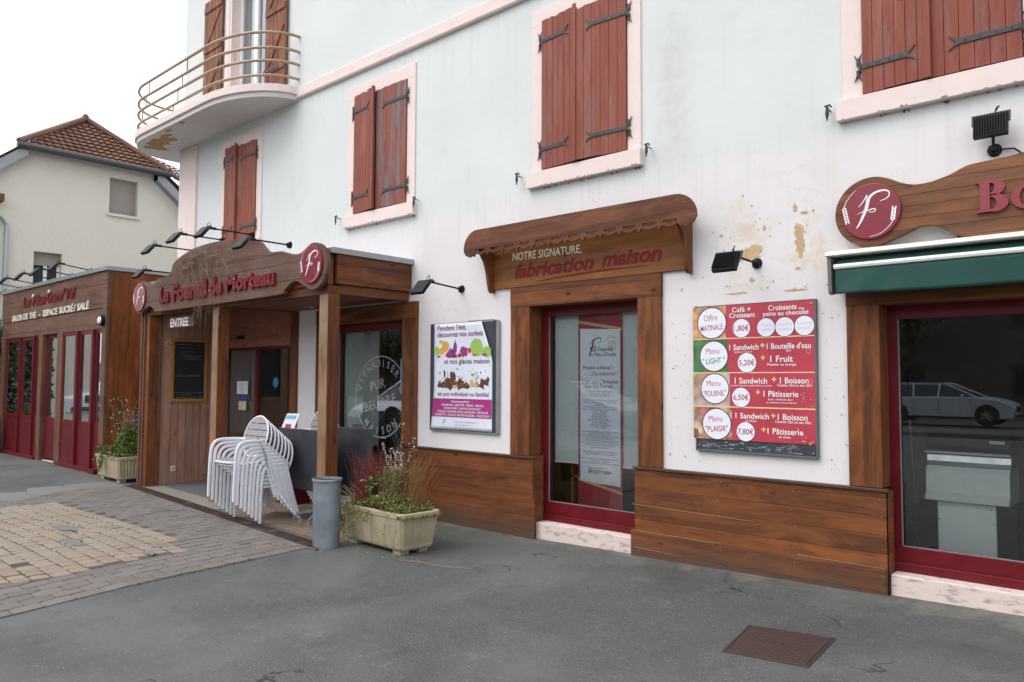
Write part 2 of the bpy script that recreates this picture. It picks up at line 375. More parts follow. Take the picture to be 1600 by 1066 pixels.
def pavers(name, c1, c2, mort, bw, rh, msz, gap_col, dist=.004, weeds=.3):
    k = NB(name)
    w1 = k.n('TexNoise', {'Vector': k.tc, 'Scale': 4.0, 'Detail': 3}).outputs['Color']
    w2 = k.n('VectorMath', {0: w1, 1: (.5, .5, .5)}, operation='SUBTRACT').outputs[0]
    w3 = k.n('VectorMath', {0: w2, 'Scale': dist * 12}, operation='SCALE').outputs[0]
    v = k.n('VectorMath', {0: k.tc, 1: w3}, operation='ADD').outputs[0]
    v = k.map(rot=(0, 0, radians(90)), vec=v)
    br = k.n('TexBrick', {'Vector': v, 'Scale': 1.0, 'Mortar Size': msz, 'Mortar Smooth': .35, 'Bias': 0.0, 'Brick Width': bw, 'Row Height': rh,
                          'Color1': (0, 0, 0, 1), 'Color2': (1, 1, 1, 1), 'Mortar': (.5, .5, .5, 1)}, offset=.5)
    n1 = k.noise(22, detail=5, rough=.7); n2 = k.noise(1.1, detail=5)
    bsep = k.n('SeparateColor', {0: br.outputs['Color']}).outputs[0]
    col = k.mix(bsep, c1, c2); col = k.mix(k.mr(n1, .35, .7, 0, .35), col, tuple(x * .62 for x in c1))
    col = k.mix(k.mr(n2, .35, .65, 0, .5), col, tuple(x * .8 for x in c2))
    wd = k.mix(k.mr(k.noise(2.4, detail=5), .55, .65, 0, weeds), gap_col, (.05, .07, .02))
    col = k.mix(br.outputs['Fac'], col, wd)
    k.bump(k.math('SUBTRACT', k.math('MULTIPLY', n1, .25), br.outputs['Fac']), .012)
    return k.fin(col, .8, spec=.3)
def stone_mat(name, c1, c2, c3):
    k = NB(name); g = k.n('NewGeometry').outputs['Random Per Island']; n1 = k.noise(30, detail=6, rough=.75); n2 = k.noise(.9, detail=5)
    col = k.mix(g, c1, c2); col = k.mix(k.mr(n2, .4, .65, 0, .55), col, c3); col = k.mix(k.mr(n1, .5, .72, 0, .4), col, tuple(x * .5 for x in c1))
    k.bump(n1, .004); return k.fin(col, .85, spec=.25)
M_pgrey = stone_mat('grey_pavers', (.138, .121, .110), (.182, .160, .146), (.172, .165, .158))
M_ptan = stone_mat('tan_cobbles', (.285, .232, .172), (.24, .188, .142), (.265, .245, .215))
M_joint = plain('joint_dirt', (.075, .064, .052), .95, var=.4, scale=5)
M_ptan2 = pavers('terracotta_pavers', (.23, .17, .125), (.19, .14, .10), 0, .20, .115, .006, (.08, .06, .045))
def leafmat(name, c, c2):
    k = NB(name); oi = k.n('ObjectInfo').outputs['Random']; n1 = k.noise(9, detail=3)
    g = k.n('NewGeometry').outputs['Random Per Island']
    col = k.mix(k.mr(k.math('ADD', k.math('MULTIPLY', n1, .5), k.math('MULTIPLY', g, .5)), .25, .75), c, c2)
    k.set(k.b.inputs['Subsurface Weight'], 0.0)
    return k.fin(col, .6, spec=.3)
M_leaf = leafmat('green_leaves', (.045, .085, .015), (.13, .17, .035))
M_leafy = leafmat('yellow_green_leaves', (.075, .12, .02), (.21, .225, .055))
M_leafr = leafmat('russet_leaves', (.17, .07, .04), (.12, .10, .035))
M_redst = leafmat('red_stems', (.20, .02, .025), (.11, .03, .02))
M_straw = leafmat('straw_stems', (.26, .185, .115), (.16, .11, .07))
M_flow = leafmat('pale_flower_heads', (.60, .52, .42), (.75, .70, .62))
M_lav = leafmat('lavender_heads', (.10, .08, .14), (.18, .14, .20))
M_fol = leafmat('tree_foliage', (.025, .05, .012), (.07, .10, .03))
M_bark = plain('bark', (.08, .06, .045), .9, var=.3, scale=12, bump=.01)
M_soil = plain('dry_soil', (.055, .038, .026), .95, var=.4, scale=30, bump=.01)
def trough():
    k = NB('aggregate_concrete_trough'); a = k.noise(120, detail=4, rough=.8); b = k.noise(3, detail=5)
    col = k.mix(k.mr(a, .3, .7), (.47, .41, .28), (.30, .25, .165)); col = k.mix(k.mr(b, .45, .7, 0, .5), col, (.22, .18, .12))
    X = k.xyz(); st = k.noise(3, k.map(scale=(6, 6, .5)), 5)
    col = k.mix(k.mr(st, .55, .75, 0, .35), col, (.13, .11, .08))
    k.bump(a, .003); return k.fin(col, .85, spec=.3)
M_trough = trough()

# ---------------------------------------------------------------- lettering (built-in font, turned into meshes)
_tc = {}
class Text:
    """collects lines of lettering and builds ONE flat mesh; x right, z up, facing -y unless rx given"""
    def __init__(s, depth=.0): s.mb = MB(); s.d = depth
    def add(s, txt, x, y, z, size, w=None, align='L', bold=0., rot=0., shear=0., sx=1.0, side=None):
        cu = bpy.data.curves.new('t', 'FONT'); cu.body = txt; cu.size = size; cu.offset = bold * size; cu.shear = shear
        cu.resolution_u = 3; cu.extrude = s.d
        ob = bpy.data.objects.new('t', cu); COL.objects.link(ob)
        dg = bpy.context.evaluated_depsgraph_get(); me = bpy.data.meshes.new_from_object(ob.evaluated_get(dg))
        bpy.data.objects.remove(ob); bpy.data.curves.remove(cu)
        if not me.vertices: return s
        xs = [v.co.x for v in me.vertices]; x0, x1 = min(xs), max(xs)
        k = (w / (x1 - x0)) if w else sx
        ox = {'L': -x0, 'C': -(x0 + x1) / 2, 'R': -x1}[align]
        vs = []
        for v in me.vertices:
            a = (v.co.x + ox) * k; b = v.co.y; c = v.co.z
            a2 = a * cos(rot) - b * sin(rot); b2 = a * sin(rot) + b * cos(rot)
            if side == 'x': vs.append((y + c, x + a2, z + b2))      # facing +x, text runs along +y
            else: vs.append((x + a2, y - c, z + b2))
        s.mb.add(vs, [tuple(p.vertices) for p in me.polygons]); bpy.data.meshes.remove(me)
        return s
    def build(s, mat, parent, name='lettering'): return s.mb.build(name, mat, parent)
def disc(mb, cx, y, cz, r, n=28, th=.0):
    if th: mb.prism([(cx + r * cos(2 * pi * i / n), cz + r * sin(2 * pi * i / n)) for i in range(n)], 'y', y - th, y)
    else: mb.add([(cx + r * cos(2 * pi * i / n), y, cz + r * sin(2 * pi * i / n)) for i in range(n)], [tuple(range(n))])
    return mb
def ribbon(mb, pts, ws, y):
    """flat tapered stroke in the xz plane"""
    P = [Vector((p[0], p[1])) for p in pts]; n = len(P); vs = []
    for i in range(n):
        d = P[min(n - 1, i + 1)] - P[max(0, i - 1)]; d = d.normalized() if d.length > 1e-9 else Vector((1, 0)); nn = Vector((-d.y, d.x))
        t = i / (n - 1) * (len(ws) - 1); a = int(min(len(ws) - 2, t)); w = ws[a] + (ws[a + 1] - ws[a]) * (t - a)
        vs += [(P[i].x + nn.x * w, y, P[i].y + nn.y * w), (P[i].x - nn.x * w, y, P[i].y - nn.y * w)]
    mb.add(vs, [(2 * i + 1, 2 * i + 3, 2 * i + 2, 2 * i) for i in range(n - 1)])
def f_logo(mb, cx, y, cz, r, wheat=True, only_f=False):
    T = lambda L: smooth_poly([(cx + a * r, cz + b * r) for a, b in L], 5, False)
    q = r
    ribbon(mb, T([(-.5, -.58), (-.4, -.44), (-.26, -.17), (-.15, .07), (-.09, .29), (-.04, .48), (.06, .59), (.21, .67), (.42, .7), (.57, .67), (.65, .58), (.63, .46), (.51, .37), (.34, .33)]), [.012 * q, .045 * q, .05 * q, .045 * q, .035 * q, .025 * q, .02 * q, .01 * q], y)
    ribbon(mb, T([(-.41, .2), (-.25, .37), (-.1, .61)]), [.008 * q, .02 * q, .022 * q], y - .001)
    ribbon(mb, T([(-.1, .61), (-.12, .47), (-.17, .22), (-.34, -.25)]), [.02 * q, .012 * q, .008 * q, .004 * q], y - .002)
    ribbon(mb, T([(-.46, -.07), (-.29, 0), (-.1, .03), (.09, .07), (.18, .04), (.13, -.04), (-.05, -.03)]), [.005 * q, .02 * q, .02 * q, .012 * q], y - .003)
    if not wheat: return
    ribbon(mb, T([(-.5, .84), (-.68, .67), (-.84, .46), (-.92, .27)]), [.006 * q, .014 * q], y)
    ribbon(mb, T([(-.05, -.93), (.23, -.89), (.49, -.75), (.68, -.56), (.74, -.45)]), [.006 * q, .014 * q], y)
    for (x0, z0, x1, z1) in ((.74, -.45, .80, -.05), (-.93, .26, -.82, -.26)):
        for i in range(6):
            t = i / 5; x = x0 + (x1 - x0) * t; z = z0 + (z1 - z0) * t; dx, dz = (x1 - x0), (z1 - z0); L_ = math.hypot(dx, dz); dx /= L_; dz /= L_
            for sg in (-1, 1):
                ribbon(mb, [(cx + x * r, cz + z * r), (cx + (x + dx * .07 + sg * dz * .055) * r, cz + (z + dz * .07 - sg * dx * .055) * r), (cx + (x + dx * .13 + sg * dz * .06) * r, cz + (z + dz * .13 - sg * dx * .06) * r)], [.012 * q, .03 * q, .006 * q], y - .0005 * (i + 1))

# ================================================================ SETTING
def gz(x, y):
    z = 0.
    if x > -5: z += min(.02 * (x + 5), .14) * max(0., min(1., (y + 6) / 4)) if y < -2 else min(.02 * (x + 5), .14)
    if x < -12.6: z += .05 * min(1, (-12.6 - x) / 1.2)
    sm_ = lambda t: max(0., min(1., t)) ** 2 * (3 - 2 * max(0., min(1., t)))
    z += .5 * sm_((-15.5 - x) / 4) * sm_((-2.2 - y) / 1.1)
    return z
def sheet(name, mat, xs, ys, dz=0.):
    m = MB(); nx, ny = len(xs), len(ys)
    m.add([(x, y, gz(x, y) + dz) for y in ys for x in xs], [(j * nx + i, j * nx + i + 1, (j + 1) * nx + i + 1, (j + 1) * nx + i) for j in range(ny - 1) for i in range(nx - 1)])
    return tag(m.build(name, mat), kind='structure')
sheet('asphalt_ground', M_asph, [-300, -100, -40, -24, -20, -19, -18, -17, -16, -15, -13.8, -13.2, -12.6, -8, -5, -4, -3, -2, -1, 0, 1, 2, 5, 40, 300], [-300, -100, -40, -20, -10, -6, -5.2, -4.4, -3.6, -2.8, -2, -1, 0, .2, 40, 300])
def flat(name, mat, pts, z, th=None):
    m = MB()
    if th: m.prism(pts, 'z', z - th, z)
    else: m.add([(x, y, z) for x, y in pts], [tuple(range(len(pts)))])
    o = m.build(name, mat)
    if o.data.polygons[0].normal.z < 0 and not th: o.data.flip_normals()
    return tag(o, kind='structure')
PG = [(-12.0, -1.22), (-12.1, -1.9), (-11.75, -2.5), (-11.5, -3.2), (-11.5, -9.5), (-6.0, -9.5), (-6.02, -5.5), (-5.98, -4.4), (-6.2, -3.42), (-6.28, -2.6), (-6.33, -1.86), (-6.2, -1.75)]
PT = [(-10.95, -2.42), (-10.88, -9.0), (-6.85, -9.0), (-6.86, -4.2), (-7.02, -3.36), (-7.08, -2.64), (-7.45, -2.6), (-7.8, -2.47), (-9.3, -2.44)]
flat('paving_bed', M_joint, PG, .0035)
def inpoly(x, y, P):
    r_ = False
    for i in range(len(P)):
        (x1, y1), (x2, y2) = P[i], P[i - 1]
        if (y1 > y) != (y2 > y) and x < (x2 - x1) * (y - y1) / (y2 - y1) + x1: r_ = not r_
    return r_
rnp = random.Random(31)
def stone(m, c, z, dome=.003, inset=.008):
    cx = sum(p[0] for p in c) / 4; cy = sum(p[1] for p in c) / 4; zz = z + rnp.uniform(-.0015, .0015); tx, ty = rnp.gauss(0, .012), rnp.gauss(0, .012)
    P = []
    for i in range(4):
        a, b_ = c[i], c[(i + 1) % 4]; P.append(a); P.append(((a[0] + b_[0]) / 2 * 1.0 + (((a[0] + b_[0]) / 2) - cx) * .03, (a[1] + b_[1]) / 2 + ((a[1] + b_[1]) / 2 - cy) * .03))
    P[0::2] = [(cx + (p[0] - cx) * .95, cy + (p[1] - cy) * .95) for p in P[0::2]]
    h = lambda x, y: zz + (x - cx) * tx + (y - cy) * ty
    f = 1 - inset / .075
    vs = [(x, y, .002) for x, y in P] + [(x, y, h(x, y) - dome) for x, y in P] + [(cx + (x - cx) * f, cy + (y - cy) * f, h(x, y)) for x, y in P]
    fs = [(i, (i + 1) % 8, 8 + (i + 1) % 8, 8 + i) for i in range(8)] + [(8 + i, 8 + (i + 1) % 8, 16 + (i + 1) % 8, 16 + i) for i in range(8)] + [tuple(range(16, 24))]
    m.add(vs, fs)
def edge_x(y):
    E_ = [(-9.5, -6.0), (-5.5, -6.02), (-4.4, -5.98), (-3.42, -6.2), (-2.6, -6.28), (-1.86, -6.33), (0, -6.4)]
    for (ya, xa), (yb, xb) in zip(E_[:-1], E_[1:]):
        if ya <= y <= yb: return xa + (xb - xa) * (y - ya) / (yb - ya)
    return -6.0
m = MB()
for k_ in range(42):
    y = -9.4 + (k_ % 2) * .105 + rnp.uniform(-.02, .02)
    while y < -1.1:
        ln = .212; x0_ = edge_x(y + ln / 2) - k_ * .150; g_ = .0035 + rnp.uniform(0, .002)
        xc, yc = x0_ - .075, y + ln / 2
        top_ = -1.24 - (xc + 12.0) * (.5 / 5.82)
        if inpoly(xc, yc, PG + []) and not inpoly(xc, yc, PT) and yc < top_ - .0:
            a0, a1 = edge_x(y) - k_ * .150, edge_x(y + ln) - k_ * .150
            stone(m, [(a0 - .150 + g_, y + g_), (a0 - g_, y + g_), (a1 - g_, y + ln - g_), (a1 - .150 + g_, y + ln - g_)], .0085, .0022, .006)
        y += ln
o = m.build('grey_paving', M_pgrey); tag(o, kind='structure')
m = MB(); row = 0; y = -2.50
while y > -9.0:
    x = -11.0 - rnp.uniform(0, .12); h_ = rnp.uniform(.135, .155)
    while x < -6.8:
        w_ = rnp.uniform(.12, .165); xc, yc = x + w_ / 2, y - h_ / 2 + .03 * sin(x * 1.3)
        if inpoly(xc, yc, PT) and rnp.random() > .006:
            j_ = lambda: rnp.gauss(0, .004); g_ = .006
            dy_ = .03 * sin(x * 1.3)
            stone(m, [(x + g_ + j_(), y - h_ + g_ + dy_ + j_()), (x + w_ - g_ + j_(), y - h_ + g_ + dy_ + j_()), (x + w_ - g_ + j_(), y - g_ + dy_ + j_()), (x + g_ + j_(), y - g_ + dy_ + j_())], .013 + rnp.uniform(-.002, .002), .005, .012)
        x += w_
    y -= h_
tag(m.build('tan_cobble_paving', M_ptan), kind='structure')
flat('porch_paving', M_ptan2, [(-9.62, -1.28), (-9.62, -1.02), (-9.5, .1), (-6.3, .0), (-6.35, -1.55)], .003)
flat('entrance_floor', M_floor, [(-11.62, -.92), (-9.7, -1.05), (-9.5, -.9), (-9.5, .6), (-11.62, .6)], .012, .03)
flat('threshold_strip', M_concb, [(-12.05, -1.16), (-12.0, -.85), (-11.62, -.92), (-9.7, -1.05), (-9.1, -1.12), (-8.95, -1.40)], .006)
flat('pavement_strip', M_conc, [(-11.98, -1.30), (-12.1, -1.15), (-12.0, -.6), (-13.3, -.6), (-13.35, -1.25), (-13.0, -1.7), (-12.55, -1.95), (-12.95, -2.3), (-12.3, -2.5), (-13.4, -4.5), (-13.4, -9.5), (-11.5, -9.5), (-11.5, -3.2), (-11.75, -2.5), (-12.1, -1.9)], .0045)
m = MB(); m.box(-60, 40, -19, -18.85, -.2, .12); tag(m.build('far_kerb', M_conc), kind='structure')
# drain channel in the paving: a frame with a row of slots
dr = thing('drain_channel', 'long rusty brown iron drainage channel across the paving in front of the porch', 'drain', (-9.1, -1.5, 0))
da, db = Vector((-12.0, -1.24, .0)), Vector((-6.18, -1.74, .0)); dd = (db - da).normalized(); dn = Vector((-dd.y, dd.x, 0))
m = MB(); 
for off in (-.085, .07):
    a = da + dn * off; b_ = db + dn * off; w = dn * .015
    m.add([a, b_, b_ + w, a + w, *(p + Vector((0, 0, .014)) for p in (a, b_, b_ + w, a + w))], [(4, 5, 6, 7), (0, 1, 5, 4), (1, 2, 6, 5), (2, 3, 7, 6), (3, 0, 4, 7)])
m.build('channel_frame', M_rust, dr)
m = MB(); L_ = (db - da).length; n_ = int(L_ / .035)
for i in range(n_):
    a = da + dd * (i * .035 + .004); c_ = [a - dn * .07, a - dn * .07 + dd * .023, a + dn * .07 + dd * .023, a + dn * .07]
    m.add([p + Vector((0, 0, .004)) for p in c_] + [p + Vector((0, 0, .011)) for p in c_], [(4, 5, 6, 7), (0, 1, 5, 4), (1, 2, 6, 5), (2, 3, 7, 6), (3, 0, 4, 7)])
m.build('grating', M_rust, dr)
m = MB(); a = da - dn * .10; b_ = db - dn * .10; m.add([a + Vector((0, 0, .009)), b_ + Vector((0, 0, .009)), b_ + dn * .014 + Vector((0, 0, .009)), a + dn * .014 + Vector((0, 0, .009))], [(0, 1, 2, 3)]); m.build('edge_strip', M_concb, dr)
# patches of mortar lost from the cobbles / concrete repairs
def blob(cx, cy, rx, ry, z, n=16, j=.35, seed=0):
    rn = random.Random(seed); ph = [rn.uniform(1 - j, 1 + j) for _ in range(n)]
    return [(cx + rx * ph[i] * cos(2 * pi * i / n), cy + ry * ph[i] * sin(2 * pi * i / n), z) for i in range(n)]
mr_ = MB()
for i, (x, y, rx, ry) in enumerate(((-9.0, -3.05, .22, .09), (-8.7, -2.68, .12, .06), (-8.2, -3.25, .2, .08), (-7.4, -2.75, .12, .07), (-7.15, -2.95, .1, .06))):
    mr_.add(blob(x, y, rx, ry, .0168, seed=i), [tuple(range(16))])
tag(mr_.build('repair_patches', M_conc), kind='structure')
mg = MB()
for i in range(420):
    t = random.random(); x = -6.27 + .1 * t + random.gauss(0, .02); y = -2.4 - t * 1.1; h = random.uniform(.006, .02); a = random.uniform(0, 6.28)
    mg.add([(x, y, .004), (x + .008 * cos(a), y + .008 * sin(a), .004), (x + random.gauss(0, .008), y + random.gauss(0, .008), h)], [(0, 1, 2)])
tag(mg.build('moss', M_leaf), kind='stuff')
mg = MB()
for i in range(900):
    x = random.uniform(-11, 1.5); y = random.uniform(-5.5, -.3)
    if -11 < x < -7 and y < -2.4: continue
    r_ = random.uniform(.0015, .005); z = gz(x, y) + (.006 if x < -6.2 else .001)
    mg.add([(x - r_, y - r_, z), (x + r_, y - r_ * .6, z), (x + r_ * .7, y + r_, z), (x, y, z + r_)], [(0, 1, 3), (1, 2, 3), (2, 0, 3)])
tag(mg.build('loose_grit', M_concb), kind='stuff')

mh = thing('manhole_cover', 'square rusty brown cast iron manhole cover set in the asphalt', 'manhole cover', (-1.87, -1.56, .06))
c4 = [(-2.154, -1.317), (-1.663, -1.242), (-1.61, -1.80), (-2.06, -1.86)]
mc = MB(); cx = sum(p[0] for p in c4) / 4; cy = sum(p[1] for p in c4) / 4
sh = lambda f: [(cx + (p[0] - cx) * f, cy + (p[1] - cy) * f) for p in c4]
zc = .060
o_, i_ = sh(1.05), sh(.97)
mc.add([(x, y, gz(x, y) + .003) for x, y in o_] + [(x, y, gz(x, y) + .010) for x, y in i_], [(0, 1, 5, 4), (1, 2, 6, 5), (2, 3, 7, 6), (3, 0, 4, 7)]); mc.build('rim', M_rust, mh)
def mh_mat():
    k = NB('chequered_iron'); v = k.map(rot=(0, 0, radians(40))); X = k.xyz(v)
    a = k.math('ABSOLUTE', k.math('SINE', k.math('MULTIPLY', X[0], 85.))); b = k.math('ABSOLUTE', k.math('SINE', k.math('MULTIPLY', X[1], 85.)))
    p = k.math('GREATER_THAN', k.math('MULTIPLY', a, b), .32); n = k.noise(25, detail=6, rough=.7)
    k.bump(k.math('ADD', p, k.math('MULTIPLY', n, .5)), .006)
    col = k.mix(k.mr(n, .3, .7), (.085, .048, .040), (.045, .028, .025)); col = k.mix(p, k.mix(.6, col, (.02, .014, .012)), col)
    return k.fin(col, .6, .2)
M_mh = mh_mat()
ip = sh(.955); mc = MB(); mc.add([(x, y, gz(x, y) + .009) for x, y in ip], [(0, 1, 2, 3)]); mc.build('lid', M_mh, mh)
for q in mh.children:
    if q.name.startswith('lid') and q.data.polygons[0].normal.z < 0: q.data.flip_normals()
mc = MB(); mc.lathe([(.0, .0), (.03, .0), (.028, .006), (.018, .006), (.016, .002), (0, .002)], (cx, cy, gz(cx, cy) + .009), 14); mc.build('lifting_socket', M_rust, mh)

# ================================================================ MAIN BUILDING
BL = thing('bakery_building', 'long two-storey white and pink rendered bakery building with wooden shopfronts', 'building', (0, 0, 0))
XW = [('w', -11.63, -10.65), ('w', -8.16, -7.10), ('w', -4.95, -3.91), ('w', -1.81, -.79)]
holes = [(-11.63, -10.65, 3.75, 5.30), (-8.16, -7.10, 3.75, 5.30), (-4.95, -3.91, 3.75, 5.30), (-1.81, -.79, 3.75, 5.30),
         (-11.60, -10.48, 5.81, 8.05), (-11.72, -9.50, -.2, 2.82), (-8.86, -7.05, .12, 2.40), (-5.20, -3.72, -.2, 2.42), (-1.84, .62, -.2, 2.25)]
x0, x1, z0, z1, T = -13.22, 2.6, -.3, 9.4, .30
xs = sorted({x0, x1, *[h[0] for h in holes], *[h[1] for h in holes]}); zs = sorted({z0, z1, *[h[2] for h in holes], *[h[3] for h in holes]})
inh = lambda x, z: any(h[0] < x < h[1] and h[2] < z < h[3] for h in holes)
m = MB(); nx, nz = len(xs) - 1, len(zs) - 1
sol = [[not inh((xs[i] + xs[i + 1]) / 2, (zs[j] + zs[j + 1]) / 2) for j in range(nz)] for i in range(nx)]
for i in range(nx):
    for j in range(nz):
        if not sol[i][j]: continue
        a, b, c, d = xs[i], xs[i + 1], zs[j], zs[j + 1]
        m.quad((a, 0, c), (b, 0, c), (b, 0, d), (a, 0, d)); m.quad((b, T, c), (a, T, c), (a, T, d), (b, T, d))
        if i == 0 or not sol[i - 1][j]: m.quad((a, T, c), (a, 0, c), (a, 0, d), (a, T, d))
        if i == nx - 1 or not sol[i + 1][j]: m.quad((b, 0, c), (b, T, c), (b, T, d), (b, 0, d))
        if j == 0 or not sol[i][j - 1]: m.quad((a, T, c), (b, T, c), (b, 0, c), (a, 0, c))
        if j == nz - 1 or not sol[i][j + 1]: m.quad((a, 0, d), (b, 0, d), (b, T, d), (a, T, d))
m.build('facade_wall', M_wall, BL)
m = MB(); m.box(-13.22, -13.0, .3, 7.0, -.3, 9.4); m.box(2.3, 2.6, .3, 7, -.3, 9.4); m.box(-13.22, 2.6, 7.0, 7.3, -.3, 9.4); m.build('side_walls', M_wall, BL)
m = MB(); m.box(-13.5, 2.9, -.3, 7.6, 9.4, 9.6); m.prism([(-.5, 9.6), (7.8, 9.6), (3.65, 12.3)], 'x', -13.6, 3.0); m.build('roof', plain('roof_tile_red', (.25, .09, .05), .8), BL)
# interior shell
m = MB(); m.box(-13.0, 2.3, .31, 5.0, 2.9, 3.0); m.box(-13.0, 2.3, 4.9, 5.0, 0, 2.9); m.box(-9.25, -9.15, .31, 4.9, 0, 2.9); m.box(-6.2, -6.1, .31, 4.9, 0, 2.9); m.box(-2.9, -2.8, .31, 4.9, 0, 2.9)
m.build('interior_walls', M_intw, BL)
B('interior_floor', M_intf, BL, (-13.0, 2.3, .31, 4.9, -.02, .02), bevel=0)
# quoin, string course
B('corner_quoin', M_pink, BL, (-13.27, -12.64, -.035, .2, -.1, 5.62), bevel=.004)
m = MB(); m.prism([(0, 5.645), (-.045, 5.645), (-.055, 5.66), (-.055, 5.79), (-.03, 5.81), (0, 5.81)], 'x', -9.62, 2.6); m.build('string_course', M_pink, BL)

def leaf(parent, xh, xf, z0, z1, ang, mat, seed, jag=.02):
    """one shutter leaf hinged at xh, free edge at xf, opened outwards by ang"""
    rn = random.Random(seed); w = abs(xf - xh); sg = 1 if xf > xh else -1; n = 6; m = MB(); bw = w / n
    for i in range(n):
        a = i * bw + .002; b = (i + 1) * bw - .002; zt = z1 - rn.uniform(0, jag); zb = z0 + rn.uniform(0, .006)
        sl = rn.uniform(-jag, jag) * .7
        m.add([(a, -.018, zb), (b, -.018, zb), (b, .012, zb), (a, .012, zb), (a, -.018, zt), (b, -.018, zt + sl), (b, .012, zt + sl), (a, .012, zt)], [(0, 3, 2, 1), (4, 5, 6, 7), (0, 1, 5, 4), (1, 2, 6, 5), (2, 3, 7, 6), (3, 0, 4, 7)])
    m.box(.03, w - .03, .012, .03, z0 + .22, z0 + .30); m.box(.03, w - .03, .012, .03, z1 - .32, z1 - .24)
    if sg > 0: m.box(w - .03, w + .012, -.030, -.018, z0, z1 + .01)
    def place(mb):
        R_ = Matrix.Translation((xh, -.02, 0)) @ Matrix.Rotation(-ang * sg, 4, 'Z') @ Matrix.Diagonal((sg, 1, 1, 1))
        mb.v = [tuple(R_ @ Vector(p)) for p in mb.v]
        if sg < 0: mb.f = [f[::-1] for f in mb.f]
        return mb
    o = place(m).build('shutter', mat, parent)
    for zc in (z0 + .21, z1 - .22):
        h = MB(); L2 = w * .66
        h.prism([(0, zc - .017), (L2, zc - .020), (L2 + .035, zc - .032), (L2 + .07, zc - .055), (L2 + .035, zc - .012), (L2 + .02, zc), (L2 + .035, zc + .012), (L2 + .07, zc + .055), (L2 + .035, zc + .032), (L2, zc + .020), (0, zc + .017)], 'y', -.027, -.019)
        for t in (.15, .4, .65, .9): h.lathe([(.006, -.031), (.004, -.033), (0, -.033)], (L2 * t, 0, zc), 6, 'y')
        h.tube([(-.012, -.026, zc - .035), (-.012, -.026, zc + .035)], .011, 8)
        # forged anchor on the frame beside the hinge
        for s2 in (-1, 1):
            for s3 in (-1, 1):
                h.tube([(-.028 - .004 * s3, -.012, zc + s2 * .02), (-.030 - s3 * .004, -.014, zc + s2 * .06), (-.03 - s3 * .028, -.014, zc + s2 * .105)], .008, 5, rads=[.013, .009, .003])
        place(h).build('strap_hinge', M_iron, o)
    return o
def closed_window(x0, x1, s1, s2, m1, m2, seed):
    z0, z1 = 3.75, 5.30
    m = MB(); e = .145
    m.box(x0 - e, x0, -.02, .10, z0, z1); m.box(x1, x1 + e, -.02, .10, z0, z1); m.box(x0 - e, x1 + e, -.02, .10, z1, z1 + .17)
    fr = m.build('window_surround', M_pink, BL, bevel=.003)
    B('window_sill', M_pink, fr, (x0 - e - .04, x1 + e + .02, -.065, .10, z0 - .16, z0 - .002), bevel=.004)
    B('shade_backing', M_dark, fr, (x0 - .01, x1 + .01, .14, .16, z0 - .01, z1 + .01), bevel=0)  # near-black sheet painted in for the shade behind the ajar leaves
    xm = (x0 + x1) / 2 - .055
    leaf(BL, x0 + .004, xm + .012, z0 + .012, z1 + .03, s1, m1, seed); leaf(BL, x1 - .004, xm + .008, z0 + .012, z1 - .0, s2, m2, seed + 1)
    # soot drips under the sill
    rn = random.Random(seed); d = MB()
    for i in range(16):
        x = rn.uniform(x0 - .15, x1 + .12); w = rn.uniform(.006, .02); h = rn.uniform(.006, .028)
        d.add([(x - w, -.0665 + .0, z0 - .155), (x + w, -.0665, z0 - .155), (x + w * .6, -.0665, z0 - .155 + h * .5), (x - w * .4, -.0665, z0 - .155 + h * .45)], [(0, 1, 2, 3)])
        d.add([(x - w, -.003, z0 - .163), (x + w, -.003, z0 - .163), (x + w * .5, -.003, z0 - .163 - h), (x - w * .5, -.003, z0 - .163 - h * .7)], [(0, 1, 2, 3)])
    d.build('soot_stain', plain('soot', (.20, .17, .14), .9), fr)
closed_window(-11.63, -10.65, .10, .03, M_shut, M_shut, 1)
closed_window(-8.16, -7.10, .12, .02, M_shut, M_shutp, 11)
closed_window(-4.95, -3.91, .10, .09, M_shut, M_shut, 21)
closed_window(-1.81, -.79, .07, .02, M_shut, M_shut, 31)
# shutter stays on the wall
for x, z in ((-8.478, 3.756), (-6.896, 3.76), (-5.249, 3.748), (-3.669, 3.736), (-2.055, 3.70)):
    m = MB(); m.tube([(x, 0, z), (x, -.07, z), (x + .012, -.085, z)], .006, 6); m.tube([(x - .02, -.08, z + .02), (x + .02, -.075, z + .025), (x + .03, -.075, z + .005)], .008, 6); m.tube([(x, -.08, z + .02), (x, -.078, z - .04), (x - .002, -.078, z - .10)], .01, 6, rads=[.009, .015, .003]); m.build('shutter_stay', M_iron, BL)
# balcony french window with open shutters
m = MB(); m.box(-11.62, -11.56, -.01, .28, 5.8, 8.05); m.box(-10.50, -10.44, -.01, .28, 5.8, 8.05); m.box(-11.75, -11.62, -.02, .05, 5.8, 8.2); m.box(-10.44, -10.36, -.02, .05, 5.8, 8.2); m.build('balcony_door_surround', M_pink, BL, bevel=.003)
fr = B('balcony_door', M_white, BL, (-11.56, -11.50, .14, .20, 5.82, 8.05), (-10.56, -10.50, .14, .20, 5.82, 8.05), (-11.08, -10.98, .13, .20, 5.82, 8.05), (-11.50, -11.08, .145, .195, 5.82, 5.95), (-10.98, -10.56, .145, .195, 5.82, 5.95))
m = MB(); m.quad((-11.5, .17, 5.9), (-10.56, .17, 5.9), (-10.56, .17, 8.0), (-11.5, .17, 8.0)); m.build('pane', M_glass, fr)
B('net_curtain', M_curt, fr, (-11.5, -11.2, .22, .225, 5.84, 8.05), bevel=0)
B('dark_room', M_dark, fr, (-11.6, -10.48, .9, .92, 5.8, 8.1), bevel=0)
M_shw = wood('worn_open_shutter', (.30, .13, .07), (.17, .055, .035), (.09, .03, .02), 'z', 'x', .10, seam=.9, rough=.6)
